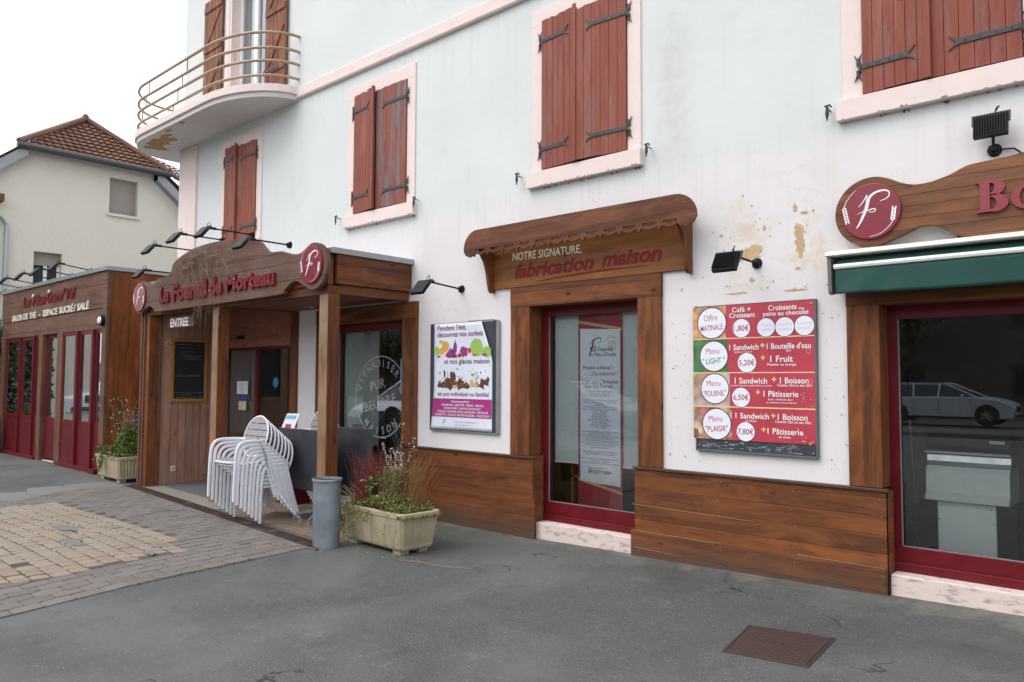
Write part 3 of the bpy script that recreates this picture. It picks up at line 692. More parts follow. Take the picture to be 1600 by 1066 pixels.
for (a, b_) in ((-12.42, -11.80), (-10.42, -9.84)):
    m = MB(); n = 5; w = (b_ - a) / n
    for i in range(n): m.box(a + i * w + .003, a + (i + 1) * w - .003, -.055, -.030, 5.86, 8.0)
    for zc in (6.25, 7.15, 7.85): m.box(a + .02, b_ - .02, -.073, -.055, zc - .045, zc + .045)
    for z_ in (6.30, 7.20):
        m.add([(a + .04, -.070, z_), (a + .12, -.070, z_), (b_ - .04, -.070, z_ + .55), (b_ - .12, -.070, z_ + .55), (a + .04, -.055, z_), (a + .12, -.055, z_), (b_ - .04, -.055, z_ + .55), (b_ - .12, -.055, z_ + .55)], [(0, 1, 2, 3), (0, 4, 5, 1), (1, 5, 6, 2), (2, 6, 7, 3), (3, 7, 4, 0)])
    o = m.build('open_shutter', M_shw, BL)
    m = MB(); m.box(a, b_ - .15, -.080, -.074, 6.23, 6.27); m.tube([(a + .3, -.08, 6.12), (a + .36, -.10, 6.13), (a + .40, -.08, 6.12)], .008, 5); m.build('strap_hinge', M_iron, o)
# balcony
def bal_outline(i=0., n=8):
    P = [(-9.5 - i, .0)]
    for k in range(1, n + 1):
        t = pi / 2 * k / n; P.append((-10.85 + (1.35 - i) * cos(t), -(.80 - i) * sin(t)))
    P.append((-13.1, -.80 + i))
    for k in range(1, n + 1):
        t = pi / 2 * k / n; P.append((-13.1 - (.95 - i) * sin(t), -(.80 - i) * cos(t)))
    P.append((-14.05 + i, 2.6)); return P
m = MB(); m.prism(bal_outline(0) + [(-13.2, 2.6), (-13.2, .03)], 'z', 5.70, 5.81); sl = m.build('balcony_slab', M_pink, BL, bevel=.006)
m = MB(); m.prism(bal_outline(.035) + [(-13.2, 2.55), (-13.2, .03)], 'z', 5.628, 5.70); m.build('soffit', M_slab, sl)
m = MB()
for i, (x, y, rx, ry) in enumerate(((-12.95, -.48, .42, .15), (-13.35, -.40, .2, .16), (-12.6, -.58, .13, .06), (-12.3, -.66, .09, .035), (-11.75, -.69, .08, .03))):
    m = MB(); m.add(blob(x, y, rx, ry, 5.6262 - i * .0002, n=26, j=.4, seed=i + 3)[::-1], [tuple(range(26))]); m.build('flaked_patch', M_ochre2, sl)
m = MB(); ol = bal_outline(.05, 10)
for z in (5.944, 6.158, 6.348, 6.573): m.tube([(x, y, z) for x, y in ol], .022, 8)
rl = m.build('balcony_rail', M_rail, BL, smooth=True)
m = MB()
rows = [(6.348, 6.573, (-9.97, -11.50, -12.87)), (6.158, 6.348, (-10.20, -11.65, -13.0)), (5.944, 6.158, (-10.42, -11.80, -13.13)), (5.80, 5.944, (-10.60, -11.95, -13.28))]
for za, zb, xx in rows:
    for x in xx:
        m = MB()
        if x > -10.85: y = -.75 * math.sqrt(max(0, 1 - ((x + 10.85) / 1.30) ** 2))
        elif x < -13.1: y = -.75 * math.sqrt(max(0, 1 - ((x + 13.1) / .9) ** 2))
        else: y = -.75
        m.tube([(x, y, za), (x, y, zb)], .011, 6); m.build('connector_bar', M_rail, rl)
    for y in (.3, 1.3): m = MB(); m.tube([(-14.0, y, za), (-14.0, y, zb)], .011, 6); m.build('connector_bar', M_rail, rl)
# bare patches of plaster on the wall
m = MB()
for i, (x, z, rx, rz) in enumerate(((-2.745, 2.655, .105, .05), (-2.69, 2.69, .07, .035), (-2.31, 2.72, .035, .125), (-2.325, 2.80, .028, .06), (-2.345, 2.985, .016, .035), (-2.27, 2.94, .03, .012), (-2.35, 2.328, .09, .008), (-2.71, 2.44, .022, .018), (-2.85, 2.337, .10, .006), (-2.20, 2.945, .01, .008), (-2.33, 2.50, .02, .012), (-2.98, 2.84, .015, .01), (-2.60, 2.86, .012, .02), (-2.9, 2.55, .01, .012))):
    pts = blob(x, z, rx, rz, 0, n=40, j=.30, seed=i + 40); m = MB(); m.add([(p[0], -.0022 - .0001 * i, p[1]) for p in pts], [tuple(range(40))]); m.build('bare_plaster_patch', M_ochre, BL)
m = MB()
rn = random.Random(5)
for i in range(60):
    x = rn.gauss(-2.6, .3); z = rn.choice((rn.gauss(2.85, .12), rn.gauss(2.42, .07)))
    r_ = rn.uniform(.002, .008); m.add([(p[0], -.004, p[1]) for p in blob(x, z, r_, r_, 0, n=7, seed=i)], [tuple(range(7))])
m.build('plaster_specks', M_ochre, BL)['kind'] = 'stuff'
m = MB()
for i in range(70):
    x = rn.choice((rn.uniform(-3.5, -3.3), rn.uniform(-2.15, -1.97), rn.uniform(-3.5, -2))); z = rn.uniform(.9, 2.4)
    r_ = rn.uniform(.0015, .005); m.add([(p[0], -.0025, p[1]) for p in blob(x, z, r_, r_ * 1.4, 0, n=6, seed=i)], [tuple(range(6))])
m.build('grime_specks', M_soil, BL)['kind'] = 'stuff'
# --- wooden dado panels with caps
def dado(xa, xb, z1=.805, kick=None, zg=0.):
    o = B('dado_panel', M_woodh, BL, (xa, xb, -.035, -.002, zg - .05, z1), bevel=.003)
    B('cap_moulding', plain('dark_cap', (.06, .03, .022), .5, var=.3), o, (xa - .012, xb + .012, -.055, .0, z1, z1 + .022), bevel=.004)
    return o
d1 = dado(-7.13, -5.06)
d2 = dado(-3.835, -1.70, zg=.0)
B('kick_board', M_woodh, d2, (-3.875, -1.71, -.043, -.0355, -.03, .255), bevel=.002)
m = MB()
for (xa, xb, za, zb) in ((-3.86, -3.0, .252, .250), (-3.86, -2.7, .485, .47), (-2.35, -1.72, .262, .258), (-3.84, -3.35, .10, .09)):
    m.add([(xa, -.0450, za), (xb, -.0450, zb), (xb, -.0450, zb + .002), (xa, -.0450, za + .0035)], [(0, 1, 2, 3)])
m.build('open_seam', plain('raw_split_wood', (.33, .25, .19), .8), d2)
m = MB(); rn = random.Random(14)
for xx in (-3.80, -3.0, -2.38, -1.74):
    for zz_ in (.07, .20, .34, .48, .61, .75): m.lathe([(.0045, -.0365 if zz_ > .26 else -.0445), (.004, -.0375 if zz_ > .26 else -.0455), (0, -.0375 if zz_ > .26 else -.0455)], (xx + rn.gauss(0, .012), 0, zz_ + rn.gauss(0, .008)), 7, 'y')
m.build('screw_heads', M_galv, d2)
B('kick_board', M_woodh, d1, (-5.30, -5.02, -.043, -.0355, -.03, .40), bevel=.002)
# --- shop windows
def shopwin(name_lbl, xa, xb, zb, zt, sill_z, rail_top, glass, mull=None, gy=.20):
    fw_ = .085
    m = MB(); m.box(xa, xa + fw_, gy - .03, gy + .04, zb, zt); m.box(xb - fw_, xb, gy - .03, gy + .04, zb, zt)
    m.box(xa + fw_, xb - fw_, gy - .028, gy + .038, zt - fw_ - .015, zt); m.box(xa + fw_, xb - fw_, gy - .028, gy + .038, zb, rail_top)
    m.box(xa, xb, gy - .055, gy - .031, zb - .02, zb + .045)
    fr = m.build('shop_window', M_red, BL, bevel=.004)
    m = MB(); m.quad((xa + fw_, gy, rail_top), (xb - fw_, gy, rail_top), (xb - fw_, gy, zt - fw_ - .015), (xa + fw_, gy, zt - fw_ - .015)); m.build('pane', M_glass, fr)
    m = MB()
    for q in ((xa + fw_, xa + fw_ + .006, rail_top, zt - fw_ - .015), (xb - fw_ - .006, xb - fw_, rail_top, zt - fw_ - .015)): m.box(q[0], q[1], gy - .022, gy - .012, q[2], q[3])
    m.box(xa + fw_, xb - fw_, gy - .022, gy - .012, rail_top, rail_top + .006); m.build('glazing_bead', plain('grey_seal', (.2, .2, .2), .5), fr)
    return fr
w2 = shopwin('', -5.10, -3.80, .185, 2.365, 0, .36, 0)
w3 = shopwin('', -1.74, .50, .235, 2.17, 0, .395, 0)
w4 = shopwin('', -8.72, -7.13, .20, 2.33, 0, .34, 0, gy=.15)
def surround(xa0, xa1, xb0, xb1, z0, z1, z2, y1=.17, zl=.0):
    m = MB(); m.box(xa0, xa1, -.036, y1, zl, z1); o = m.build('door_post', M_woodv, BL, bevel=.003)
    m = MB(); m.box(xb0, xb1, -.036, y1, z0, z1); m.build('door_post', M_woodv, BL, bevel=.003)
    m = MB(); m.box(xa0 - .003, xb1 + .003, -.039, y1, z1, z2); m.build('lintel_board', M_woodh, BL, bevel=.003)
surround(-5.365, -5.105, -3.80, -3.555, .83, 2.365, 2.572, zl=.83)
BS('jamb_board', M_woodh, BL, (-5.085, -5.055, -.034, .14, .0, .828), (-3.838, -3.805, -.034, .14, .0, .803), bevel=.002)
surround(-1.955, -1.725, .50, .74, .06, 2.17, 2.37, zl=.83)
BS('jamb_board', M_woodh, BL, (-1.735, -1.70, -.034, .145, .03, .803), bevel=.002)
surround(-8.95, -8.72, -7.13, -6.87, .83, 2.335, 2.54, y1=.12)
B('stone_sill', M_sill, BL, (-5.052, -3.842, .012, .30, -.1, .165), bevel=.008)
B('stone_sill', M_sill, BL, (-1.695, .6, .012, .30, -.1, .215), bevel=.008)
# --- things behind the panes
rb = B('roller_blind', M_blind, w2, (-5.0, -3.885, .262, .265, .765, 2.33), bevel=0)
m = MB(); m.tube([(-5.0, .263, .765), (-3.885, .263, .765)], .010, 8); m.build('hem_bar', M_white, rb)
B('sliding_screen', M_curt, w4, (-8.60, -7.86, .20, .205, .75, 2.24), bevel=0)
m = MB(); m.box(-7.84, -7.78, .24, .30, .3, 2.3); m.build('inner_mullion', M_black, w4)
B('inner_reveal', plain('warm_wall', (.30, .27, .16), .8), w4, (-7.7, -7.3, .9, .92, 1.5, 2.3), bevel=0)
# etched roundel on the porch window
m = MB(); cx, cz, R0 = -7.76, 1.385, .525
for (ra, rb_) in ((R0, R0 - .018),):
    n = 60
    for i in range(n):
        a, b_ = 2 * pi * i / n, 2 * pi * (i + 1) / n
        m.quad((cx + ra * cos(a), .146, cz + ra * sin(a)), (cx + ra * cos(b_), .146, cz + ra * sin(b_)), (cx + rb_ * cos(b_), .146, cz + rb_ * sin(b_)), (cx + rb_ * cos(a), .146, cz + rb_ * sin(a)))
def arc_text(T_, s, cx, cz, r, a0, a1, size, y, flip=False, bold=.015):
    n = len(s)
    for i, ch in enumerate(s):
        a = radians(a0 + (a1 - a0) * (i + .5) / n)
        x = cx + r * cos(a); z = cz + r * sin(a)
        rot = a - pi / 2 if not flip else a + pi / 2
        T_.add(ch, x, y, z, size, align='C', rot=rot, bold=bold, sx=.85)
t = Text(); arc_text(t, 'VIENNOISERIE', cx, cz, .385, 172, 8, .135, .1455); arc_text(t, 'MAISON', cx, cz, .475, 222, 318, .135, .1455, True)
t.add('PUR', cx - .05, .1455, cz + .10, .17, w=.30, align='C', bold=.015, rot=.2, side=None); t.add('BEURRE', cx, .1455, cz - .13, .17, w=.66, align='C', bold=.015, rot=.22)
m.v += [v for v in t.mb.v]; base = len(m.v) - len(t.mb.v); m.f += [tuple(i + base for i in f) for f in t.mb.f]; m.m += [0] * len(t.mb.f)
m.build('etched_lettering', M_etch, w4)
m = MB(); m.quad((-7.37, .145, 1.43), (-7.20, .145, 1.43), (-7.20, .145, 1.87), (-7.37, .145, 1.87)); m.build('blue_sticker', plain('blue_print', (.10, .30, .52), .4, var=.3, scale=18), w4)
# --- entrance door wall (inside the porch)
tp = B('transom_panel', M_transom, BL, (-11.72, -9.60, .08, .11, 2.10, 2.80), bevel=.003)
m = MB(); m.box(-11.30, -11.08, .055, .08, 2.235, 2.285); m.build('door_sensor', M_black, tp)
B('porch_pilaster', M_woodv, BL, (-9.60, -9.43, -.03, .15, 0, 2.56), bevel=.003)
ed = B('entrance_door', M_red, BL, (-10.745, -10.69, .085, .13, .02, 2.10), (-9.64, -9.60, .10, .14, .02, 2.10), (-11.70, -9.60, .10, .135, 2.06, 2.10), (-11.70, -9.6, .10, .135, .0, .06))
m = MB(); m.quad((-11.70, .115, .05), (-10.745, .115, .05), (-10.745, .115, 2.06), (-11.7, .115, 2.06)); m.quad((-10.69, .12, .05), (-9.64, .12, .05), (-9.64, .12, 2.06), (-10.69, .12, 2.06)); m.build('pane', M_glass, ed)
B('grey_panel', plain('grey_film', (.16, .165, .16), .6, var=.06, scale=2), ed, (-11.70, -10.76, .16, .165, .75, 2.06), bevel=0)
B('low_wood_rail', M_woodh, ed, (-11.70, -10.76, .14, .155, .06, .74), bevel=.002)
B('inner_door', M_red, ed, (-10.35, -9.66, .6, .64, .05, 1.15), (-10.55, -10.38, .6, .64, .05, 2.0), bevel=.003)
B('framed_poster', plain('faded_poster', (.13, .09, .085), .4, var=.35, scale=5), ed, (-10.30, -9.85, .50, .51, .98, 1.92), bevel=.002)
m = MB()
for q in ((-10.32, -10.28, .96, 1.94), (-9.87, -9.83, .96, 1.94)): m.box(q[0], q[1], .49, .50, q[2], q[3])
m.box(-10.28, -9.87, .49, .50, .96, 1.0); m.build('poster_frame', plain('grey_poster_frame', (.16, .15, .145), .4), ed)
m = MB(); m.box(-11.33, -11.00, .104, .108, 1.37, 1.57); o = m.build('door_notice', M_paper, ed)
t = Text()
for i in range(7): t.add('Ouvert tous les jours' if i == 0 else ('du mardi au samedi', '7h - 19h', 'dimanche matin', '7h - 12h30', 'ferme le lundi', 'merci')[i - 1], -11.165, .103, 1.53 - i * .024, .019, align='C')
t.build(M_burg2, o)
B('door_note', plain('yellow_note', (.52, .50, .34), .6), ed, (-11.27, -11.04, .104, .108, 1.12, 1.26), bevel=0)
B('blue_strip', plain('blue_tape', (.03, .07, .36), .4), ed, (-11.36, -10.93, .104, .108, 1.29, 1.325), bevel=0)
m = MB(); disc(m, -10.20, .109, 1.555, .075); m.build('blue_round_sticker', plain('blue_disc', (.02, .20, .45), .4), ed)
m = MB(); disc(m, -11.19, .109, 1.63, .03); m.build('blue_round_sticker', plain('blue_disc2', (.02, .10, .40), .4), ed)

# ================================================================ PORCH
PO = thing('entrance_porch', 'flat-roofed wooden entrance porch with square posts projecting from the bakery front', 'porch', (-9.4, -.6, 0))
for (xa, xb, mt) in ((-7.20, -7.04, M_woodv), (-9.655, -9.50, M_woodv)):
    B('post', mt, PO, (xa, xb, -1.155, -1.0, 0, 2.545), bevel=.006)
for xa, xb in ((-7.198, -7.043), (-9.653, -9.503)): B('worn_face', M_wornpost, PO, (xa, xb, -1.159, -1.1555, .01, 2.54), bevel=0)
B('post', M_woodv, PO, (-11.84, -11.62, -1.155, -1.0, 0, 2.545), bevel=.006)
B('post_trim', M_weathv, PO, (-11.90, -11.842, -1.17, -1.06, 0, 2.6), (-11.775, -11.74, -1.175, -1.1555, 0, 2.545), bevel=.004)
B('front_beam', M_woodh, PO, (-11.9, -7.04, -1.15, -1.0, 2.545, 2.64), bevel=.004)
B('fascia', M_woodh, PO, (-11.9, -7.03, -1.17, -1.10, 2.64, 2.975), bevel=.004)
B('side_beam', M_woodby, PO, (-7.10, -7.045, -1.0, -.005, 2.55, 2.655), bevel=.004)
B('side_board', M_woodby, PO, (-7.05, -7.00, -1.075, -.005, 2.658, 2.985), bevel=.004)
B('side_board', M_woodby, PO, (-11.9, -11.85, -1.1, -.005, 2.0, 2.985), bevel=.004)
m = MB(); m.box(-12.0, -6.965, -1.16, -.003, 2.985, 3.05); m.build('roof_edge', M_alu, PO, bevel=.004)
B('ceiling', M_dkwood, PO, (-9.56, -7.10, -1.0, -.01, 2.565, 2.59), bevel=0)
B('ceiling', M_dkwood, PO, (-11.84, -9.60, -1.0, .07, 2.78, 2.80), bevel=0)
B('ceiling_beam', M_woodby, PO, (-9.60, -9.56, -1.0, .0, 2.555, 2.79), bevel=.003)
m = MB(); m.lathe([(.055, 2.565), (.055, 2.556), (.042, 2.553), (.038, 2.560), (.0, 2.562)], (-8.70, -.28, 0), 20); dl = m.build('downlight', M_alu, PO)
k = NB('warm_lamp'); k.b.inputs['Emission Color'].default_value = (1, .35, .12, 1); k.b.inputs['Emission Strength'].default_value = 1.5; M_lamp = k.fin((.5, .2, .1), .4)
m = MB(); m.lathe([(.034, 2.5595), (.0, 2.5590)], (-8.70, -.28, 0), 16); m.build('bulb', M_lamp, dl)
m = MB(); m.box(-11.66, -11.62, -1.0, .08, .0, 2.78); o = m.build('siding_wall', M_siding, PO)
B('corner_batten', M_weathv, PO, (-11.66, -11.612, -.999, -.955, 0, 2.78), bevel=.003)

# fascia sign
SG = thing('carved_fascia_sign', 'domed weathered wooden sign over the porch with red raised lettering and scroll ends', 'sign', (-9.5, -1.23, 2.57))
top = [(-11.53, 2.99), (-11.40, 2.955), (-11.17, 3.05), (-10.79, 3.08), (-10.69, 3.22), (-10.42, 3.31), (-10.0, 3.375), (-9.5, 3.39), (-9.0, 3.365), (-8.62, 3.315), (-8.38, 3.262), (-8.28, 3.19), (-8.14, 3.11), (-7.89, 3.085), (-7.60, 3.015), (-7.47, 3.02)]
arcR = [(-7.21 + .262 * cos(radians(a)), 2.85 + .262 * sin(radians(a))) for a in (125, 100, 75, 50, 25, 0, -25, -50, -75, -100, -125)]
bot = [(-7.48, 2.69), (-7.57, 2.715), (-7.68, 2.685), (-7.80, 2.62), (-7.95, 2.583), (-9.5, 2.575), (-11.1, 2.572), (-11.28, 2.61), (-11.40, 2.665), (-11.50, 2.66)]
arcL = [(-11.76 + .235 * cos(radians(a)), 2.82 + .25 * sin(radians(a))) for a in (-50, -75, -100, -125, -150, 180, 150, 125, 100, 75, 52)]
m = MB(); m.prism(smooth_poly(top + arcR + bot + arcL, 3), 'y', -1.245, -1.19); m.build('sign_board', M_weath, SG, bevel=.004)
for (cx_, cz_) in ((-7.225, 2.868), (-11.76, 2.82)):
    m = MB(); disc(m, cx_, -1.247, cz_, .212, 40, th=.02); dd_ = m.build('roundel', M_disc, SG, bevel=.003)
    m = MB(); f_logo(m, cx_, -1.2685, cz_, .205); m.build('emblem', M_white, dd_)
t = Text(depth=.012)
for s_, xa, xb, z_ in (('Le', -11.04, -10.74, 2.70), ('Fournil', -10.63, -9.63, 2.70), ('de', -9.55, -9.22, 2.705), ('Morteau', -9.12, -7.965, 2.715)):
    t.add(s_, xa, -1.262, z_, .295 if s_ != 'Morteau' else .265, w=xb - xa, bold=.045)
t.build(M_burg2, SG)
m = MB(); rn = random.Random(3)
for i in range(46):
    x = rn.choice((rn.uniform(-11.0, -9.3), rn.uniform(-9.1, -8.0))); z = rn.choice((rn.uniform(2.73, 2.76), rn.uniform(2.84, 2.90)))
    m.lathe([(.006, -.004), (.004, -.008), (0, -.009)], (x, -1.275, z), 6, 'y')
m.build('fixing_studs', M_steel, SG)
m = MB()
for (za, xa, xb) in ((3.085, -10.78, -8.25), (2.93, -11.3, -7.5)):
    pts = [(xa + (xb - xa) * i / 14, za + .004 * sin(i * 2.1)) for i in range(15)]
    for i in range(14): m.quad((pts[i][0], -1.2462, pts[i][1]), (pts[i + 1][0], -1.2462, pts[i + 1][1]), (pts[i + 1][0], -1.2462, pts[i + 1][1] + .006), (pts[i][0], -1.2462, pts[i][1] + .007))
m.build('crack', M_dark, SG)
m = MB(); m.tube([(-11.42, -1.21, 2.962), (-11.3, -1.21, 3.01), (-11.18, -1.21, 3.055)], .010, 5); m.tube([(-11.0, -1.21, 3.07), (-10.82, -1.21, 3.085)], .009, 5); m.tube([(-8.1, -1.21, 3.10), (-7.9, -1.21, 3.092), (-7.65, -1.21, 3.03)], .008, 5); m.build('lead_edge', M_alu, SG)

# dry creeper hanging on the sign
rn = random.Random(12); m = MB()
for i in range(130):
    x = rn.gauss(-9.80, .33); z = rn.uniform(3.12, 3.34) if rn.random() < .5 else rn.uniform(2.9, 3.15); y = -1.26 - rn.random() * .03; P = [(x, y, z)]
    if rn.random() < .5: dx, dz = rn.choice((-1, 1)) * rn.uniform(.03, .09), rn.gauss(.0, .02)
    else: dx, dz = rn.gauss(.02, .02), -rn.uniform(.03, .10)
    for k_ in range(rn.randint(3, 6)):
        x += dx + rn.gauss(0, .018); z += dz + rn.gauss(0, .018); dz -= .006; y = max(-1.36, min(-1.25, y - rn.gauss(.004, .01))); P.append((x, y, z))
    m.tube(P, .002, 3, rads=[.0018] * (len(P) - 1) + [.0006])
for i in range(22):
    x = rn.uniform(-10.0, -9.2); y = -1.27; P = [(x, y, 2.8)]
    for k_ in range(6): x += rn.gauss(0, .02); P.append((x, y, 2.8 - (k_ + 1) * rn.uniform(.05, .09)))
    m.tube(P, .0013, 3)
for i in range(60):
    a = rn.uniform(0, 6.28); r_ = rn.uniform(.02, .22); cx_ = -10.05; cz_ = 3.20
    P = [(cx_ + r_ * 1.6 * cos(a + q_ * .5), -1.262 - rn.random() * .03, cz_ + r_ * .45 * sin(a + q_ * .5) + (.25 * (cos(a + q_ * .5)) * r_)) for q_ in range(4)]
    m.tube(P, .0018, 3)
tag(m.build('dry_creeper', M_straw), 'tangle of dry brown creeper twigs hanging over the middle of the porch sign', 'creeper')

# small signs in the porch
en = thing('entrance_sign', 'small wooden plate reading ENTREE hanging under the left end of the porch sign', 'sign', (-10.7, -1.08, 2.33))
B('plate', M_weath, en, (-11.08, -10.33, -1.10, -1.075, 2.335, 2.495), bevel=.003)
t = Text(); t.add('ENTREE', -11.04, -1.1025, 2.352, .165, w=.56, bold=.02); t.build(M_white, en)
m = MB(); m.tube([(-11.0, -1.09, 2.49), (-11.0, -1.09, 2.55)], .004, 5); m.build('hanger', M_iron, en); m = MB(); m.tube([(-10.42, -1.09, 2.49), (-10.42, -1.09, 2.55)], .004, 5); m.build('hanger', M_iron, en)
cb = thing('chalkboard', 'tall blackboard in an orange oak frame with chalk writing on the porch siding', 'chalkboard', (-11.6, -.55, 1.26))
B('board', M_chalkb, cb, (-11.618, -11.60, -.80, -.29, 1.28, 2.20), bevel=0)
B('frame', M_oak, cb, (-11.618, -11.585, -.835, -.785, 1.25, 2.225), (-11.618, -11.585, -.305, -.265, 1.25, 2.225), (-11.618, -11.587, -.785, -.305, 2.175, 2.225), (-11.618, -11.587, -.785, -.305, 1.25, 1.30), bevel=.003)
m = MB(); rn = random.Random(9)
def scrib(ya, yb, z, h):
    P = []; n = int((yb - ya) / .006)
    for i in range(n): P.append((-11.5988, ya + (yb - ya) * i / n, z + h * (rn.random() - .5)))
    for i in range(n - 1):
        if rn.random() < .18: continue
        a, b_ = P[i], P[i + 1]; m.add([a, b_, (b_[0], b_[1], b_[2] + .0028), (a[0], a[1], a[2] + .0028)], [(0, 1, 2, 3)])
for q in ((-.77, -.33, 2.13, .012), (-.70, -.50, 2.08, .016), (-.42, -.36, 2.08, .014), (-.72, -.42, 2.02, .016), (-.38, -.32, 2.02, .014), (-.70, -.52, 1.98, .01), (-.66, -.34, 1.955, .014), (-.60, -.36, 1.925, .012), (-.62, -.34, 1.90, .010), (-.77, -.62, 1.66, .035), (-.58, -.36, 1.66, .022), (-.77, -.38, 1.645, .003), (-.76, -.34, 1.385, .014), (-.66, -.5, 1.355, .012), (-.74, -.42, 1.32, .012), (-.40, -.33, 1.325, .012)): scrib(*q)
m.build('chalk_lettering', plain('chalk', (.34, .35, .36), .9, var=.3), cb)
for nm, lb, ct, y, z, c_ in (('brass_plate', 'small yellow brass switch plate left of the chalkboard', 'switch plate', -.88, 2.13, (.45, .33, .08)), ('power_socket', 'white power socket low on the porch siding', 'socket', -.75, .245, (.62, .62, .58))):
    s_ = thing(nm, lb, ct, (-11.62, y, z)); B('plate', plain(nm + '_mat', c_, .4), s_, (-11.62, -11.608, y - .035, y + .035, z - .04, z + .04), bevel=.003)
    m = MB(); m.lathe([(.022, 0), (.022, .004), (.014, .004), (.012, .001), (0, .001)], (-11.608, y, z), 14, 'x'); m.build('cover', plain(nm + '_in', tuple(x * .5 for x in c_), .4), s_)

# ================================================================ TEA ROOM
TR = thing('tea_room', 'single-storey wooden tea room annexe with bordeaux folding doors, left of the porch', 'building', (-16.2, -1.17, .04))
yF = -1.17
B('fascia', M_weath, TR, (-19.06, -13.27, yF, yF + .06, 2.775, 3.385), bevel=.004)
B('lower_beam', M_weath, TR, (-19.03, -13.30, yF + .012, yF + .08, 2.43, 2.768), bevel=.004)
m = MB(); m.box(-19.10, -13.235, yF - .035, 3.0, 3.385, 3.455); m.build('roof_edge', M_alu, TR, bevel=.004)
M_teaside = wood('tea_room_side_boards', (.30, .085, .018), (.15, .042, .014), (.055, .020, .010), 'z', 'y', .22, seam=.25, rough=.45)
B('side_wall', M_teaside, TR, (-13.33, -13.272, yF + .06, .6, .0, 3.384), bevel=.004)
B('corner_post', M_weathv, TR, (-13.46, -13.275, yF + .003, yF + .055, .02, 2.78), bevel=.004)
for (xa, xb) in ((-19.05, -18.80), (-16.62, -16.40), (-15.58, -15.31)):
    B('post', M_weathv, TR, (xa, xb, yF + .003, yF + .13, .02, 2.43), bevel=.006)
def leafdoor(xa, xb, y, st=.07):
    m = MB(); m.box(xa, xa + st, y, y + .03, .10, 2.43); m.box(xb - st, xb, y, y + .03, .10, 2.43); m.box(xa + st, xb - st, y + .002, y + .028, 2.36, 2.43); m.box(xa + st, xb - st, y + .002, y + .028, .80, .87); m.box(xa + st, xb - st, y + .002, y + .028, .10, .18)
    f = m.build('folding_door', M_red, TR, bevel=.003)
    B('lower_panel', M_redpan, f, (xa + st, xb - st, y + .006, y + .022, .18, .80), bevel=0)
    m = MB(); m.quad((xa + st, y + .015, .87), (xb - st, y + .015, .87), (xb - st, y + .015, 2.36), (xa + st, y + .015, 2.36)); m.build('pane', M_glass, f)
leafdoor(-18.80, -17.80, yF + .03); leafdoor(-17.76, -16.92, yF + .03); leafdoor(-16.88, -16.62, yF + .03, .05)
leafdoor(-16.40, -15.58, yF + .08, .10)
leafdoor(-15.31, -14.56, yF + .02, .05); leafdoor(-14.50, -13.82, yF + .02, .05); leafdoor(-13.76, -13.46, yF + .02, .04)
for (xa, xb, y) in ((-17.80, -17.74, yF - .01), (-16.93, -16.87, yF - .01), (-14.57, -14.49, yF - .025), (-13.83, -13.75, yF - .025)): B('jamb_fin', M_red, TR, (xa, xb, y, y + .08, .10, 2.43), bevel=.003)
BS('door_track', M_redpan, TR, (-18.72, -16.60, yF - .04, yF + .20, .05, .11), (-15.29, -13.46, yF - .06, yF + .2, .05, .11), bevel=.004)
B('plinth_block', M_sill, TR, (-19.0, -13.4, yF + .06, yF + .32, -.02, .06), bevel=.004)
m = MB(); m.box(-19.0, -13.34, 2.9, 3.0, 0, 3.38); m.box(-19.06, -18.98, yF + .3, 3.0, 0, 3.38); m.box(-19.0, -13.34, yF + .06, 2.9, 2.6, 2.65); m.build('rear_walls', M_intw, TR)
B('interior_floor', M_intf, TR, (-18.98, -13.34, yF + .32, 2.9, .0, .03), bevel=0)
B('inner_screen', M_curt, TR, (-18.9, -16.7, .2, .22, .2, 1.35), bevel=0)
t = Text(depth=.006)
for s_, xa, xb in (('SALON', -18.28, -17.63), ('DE', -17.54, -17.27), ('THÉ', -17.17, -16.78), ('-', -16.63, -16.52), ('ESPACE', -16.36, -15.57), ('SUCRÉ', -15.46, -14.76), ('/', -14.73, -14.64), ('SALÉ', -14.56, -14.01)):
    t.add(s_, xa, yF - .012, 2.775 + .02 * (xa + 18.28) / 4.3, .165, w=xb - xa, bold=.03)
t.build(M_cream, TR)
t = Text(depth=.006)
for s_, xa, xb in (('Les', -17.60, -17.14), ('Plus', -17.03, -16.26), ("Gourm'", -16.17, -15.24), ('Vif!', -15.17, -14.69)):
    t.add(s_, xa, yF - .012, 3.035, .27, w=xb - xa, bold=.03, shear=.2)
t.build(M_burg2, TR)
m = MB()
for x, z in ((-16.95, 3.22), (-16.03, 3.235)): m.lathe([(.035, -.02), (.03, -.04), (0, -.045)], (x, yF, z), 10, 'y')
m.build('lamp_button', M_white, TR)
al = thing('bulkhead_lamp', 'small round white bulkhead lamp with black rim on the tea room corner post', 'lamp', (-13.40, yF, 2.56))
m = MB(); m.lathe([(.09, 0), (.09, -.05), (.07, -.06), (.065, -.05), (0, -.05)], (-13.40, yF + .003, 2.56), 20, 'y'); m.build('rim', M_black, al)
m = MB(); m.lathe([(.065, -.048), (.05, -.075), (0, -.085)], (-13.40, yF, 2.56), 20, 'y'); m.build('lens', M_white, al)

# ================================================================ SHOPFRONT SIGNS AND CANOPY
CN = thing('window_canopy', 'scalloped wooden canopy over the middle window, panel lettered NOTRE SIGNATURE fabrication maison', 'canopy', (-4.45, -.1, 2.55))
xa, xb, zt, zb, yb = -5.835, -3.065, 3.195, 2.985, -.255
NL = 12; lobe = (xb - xa - .30) / NL
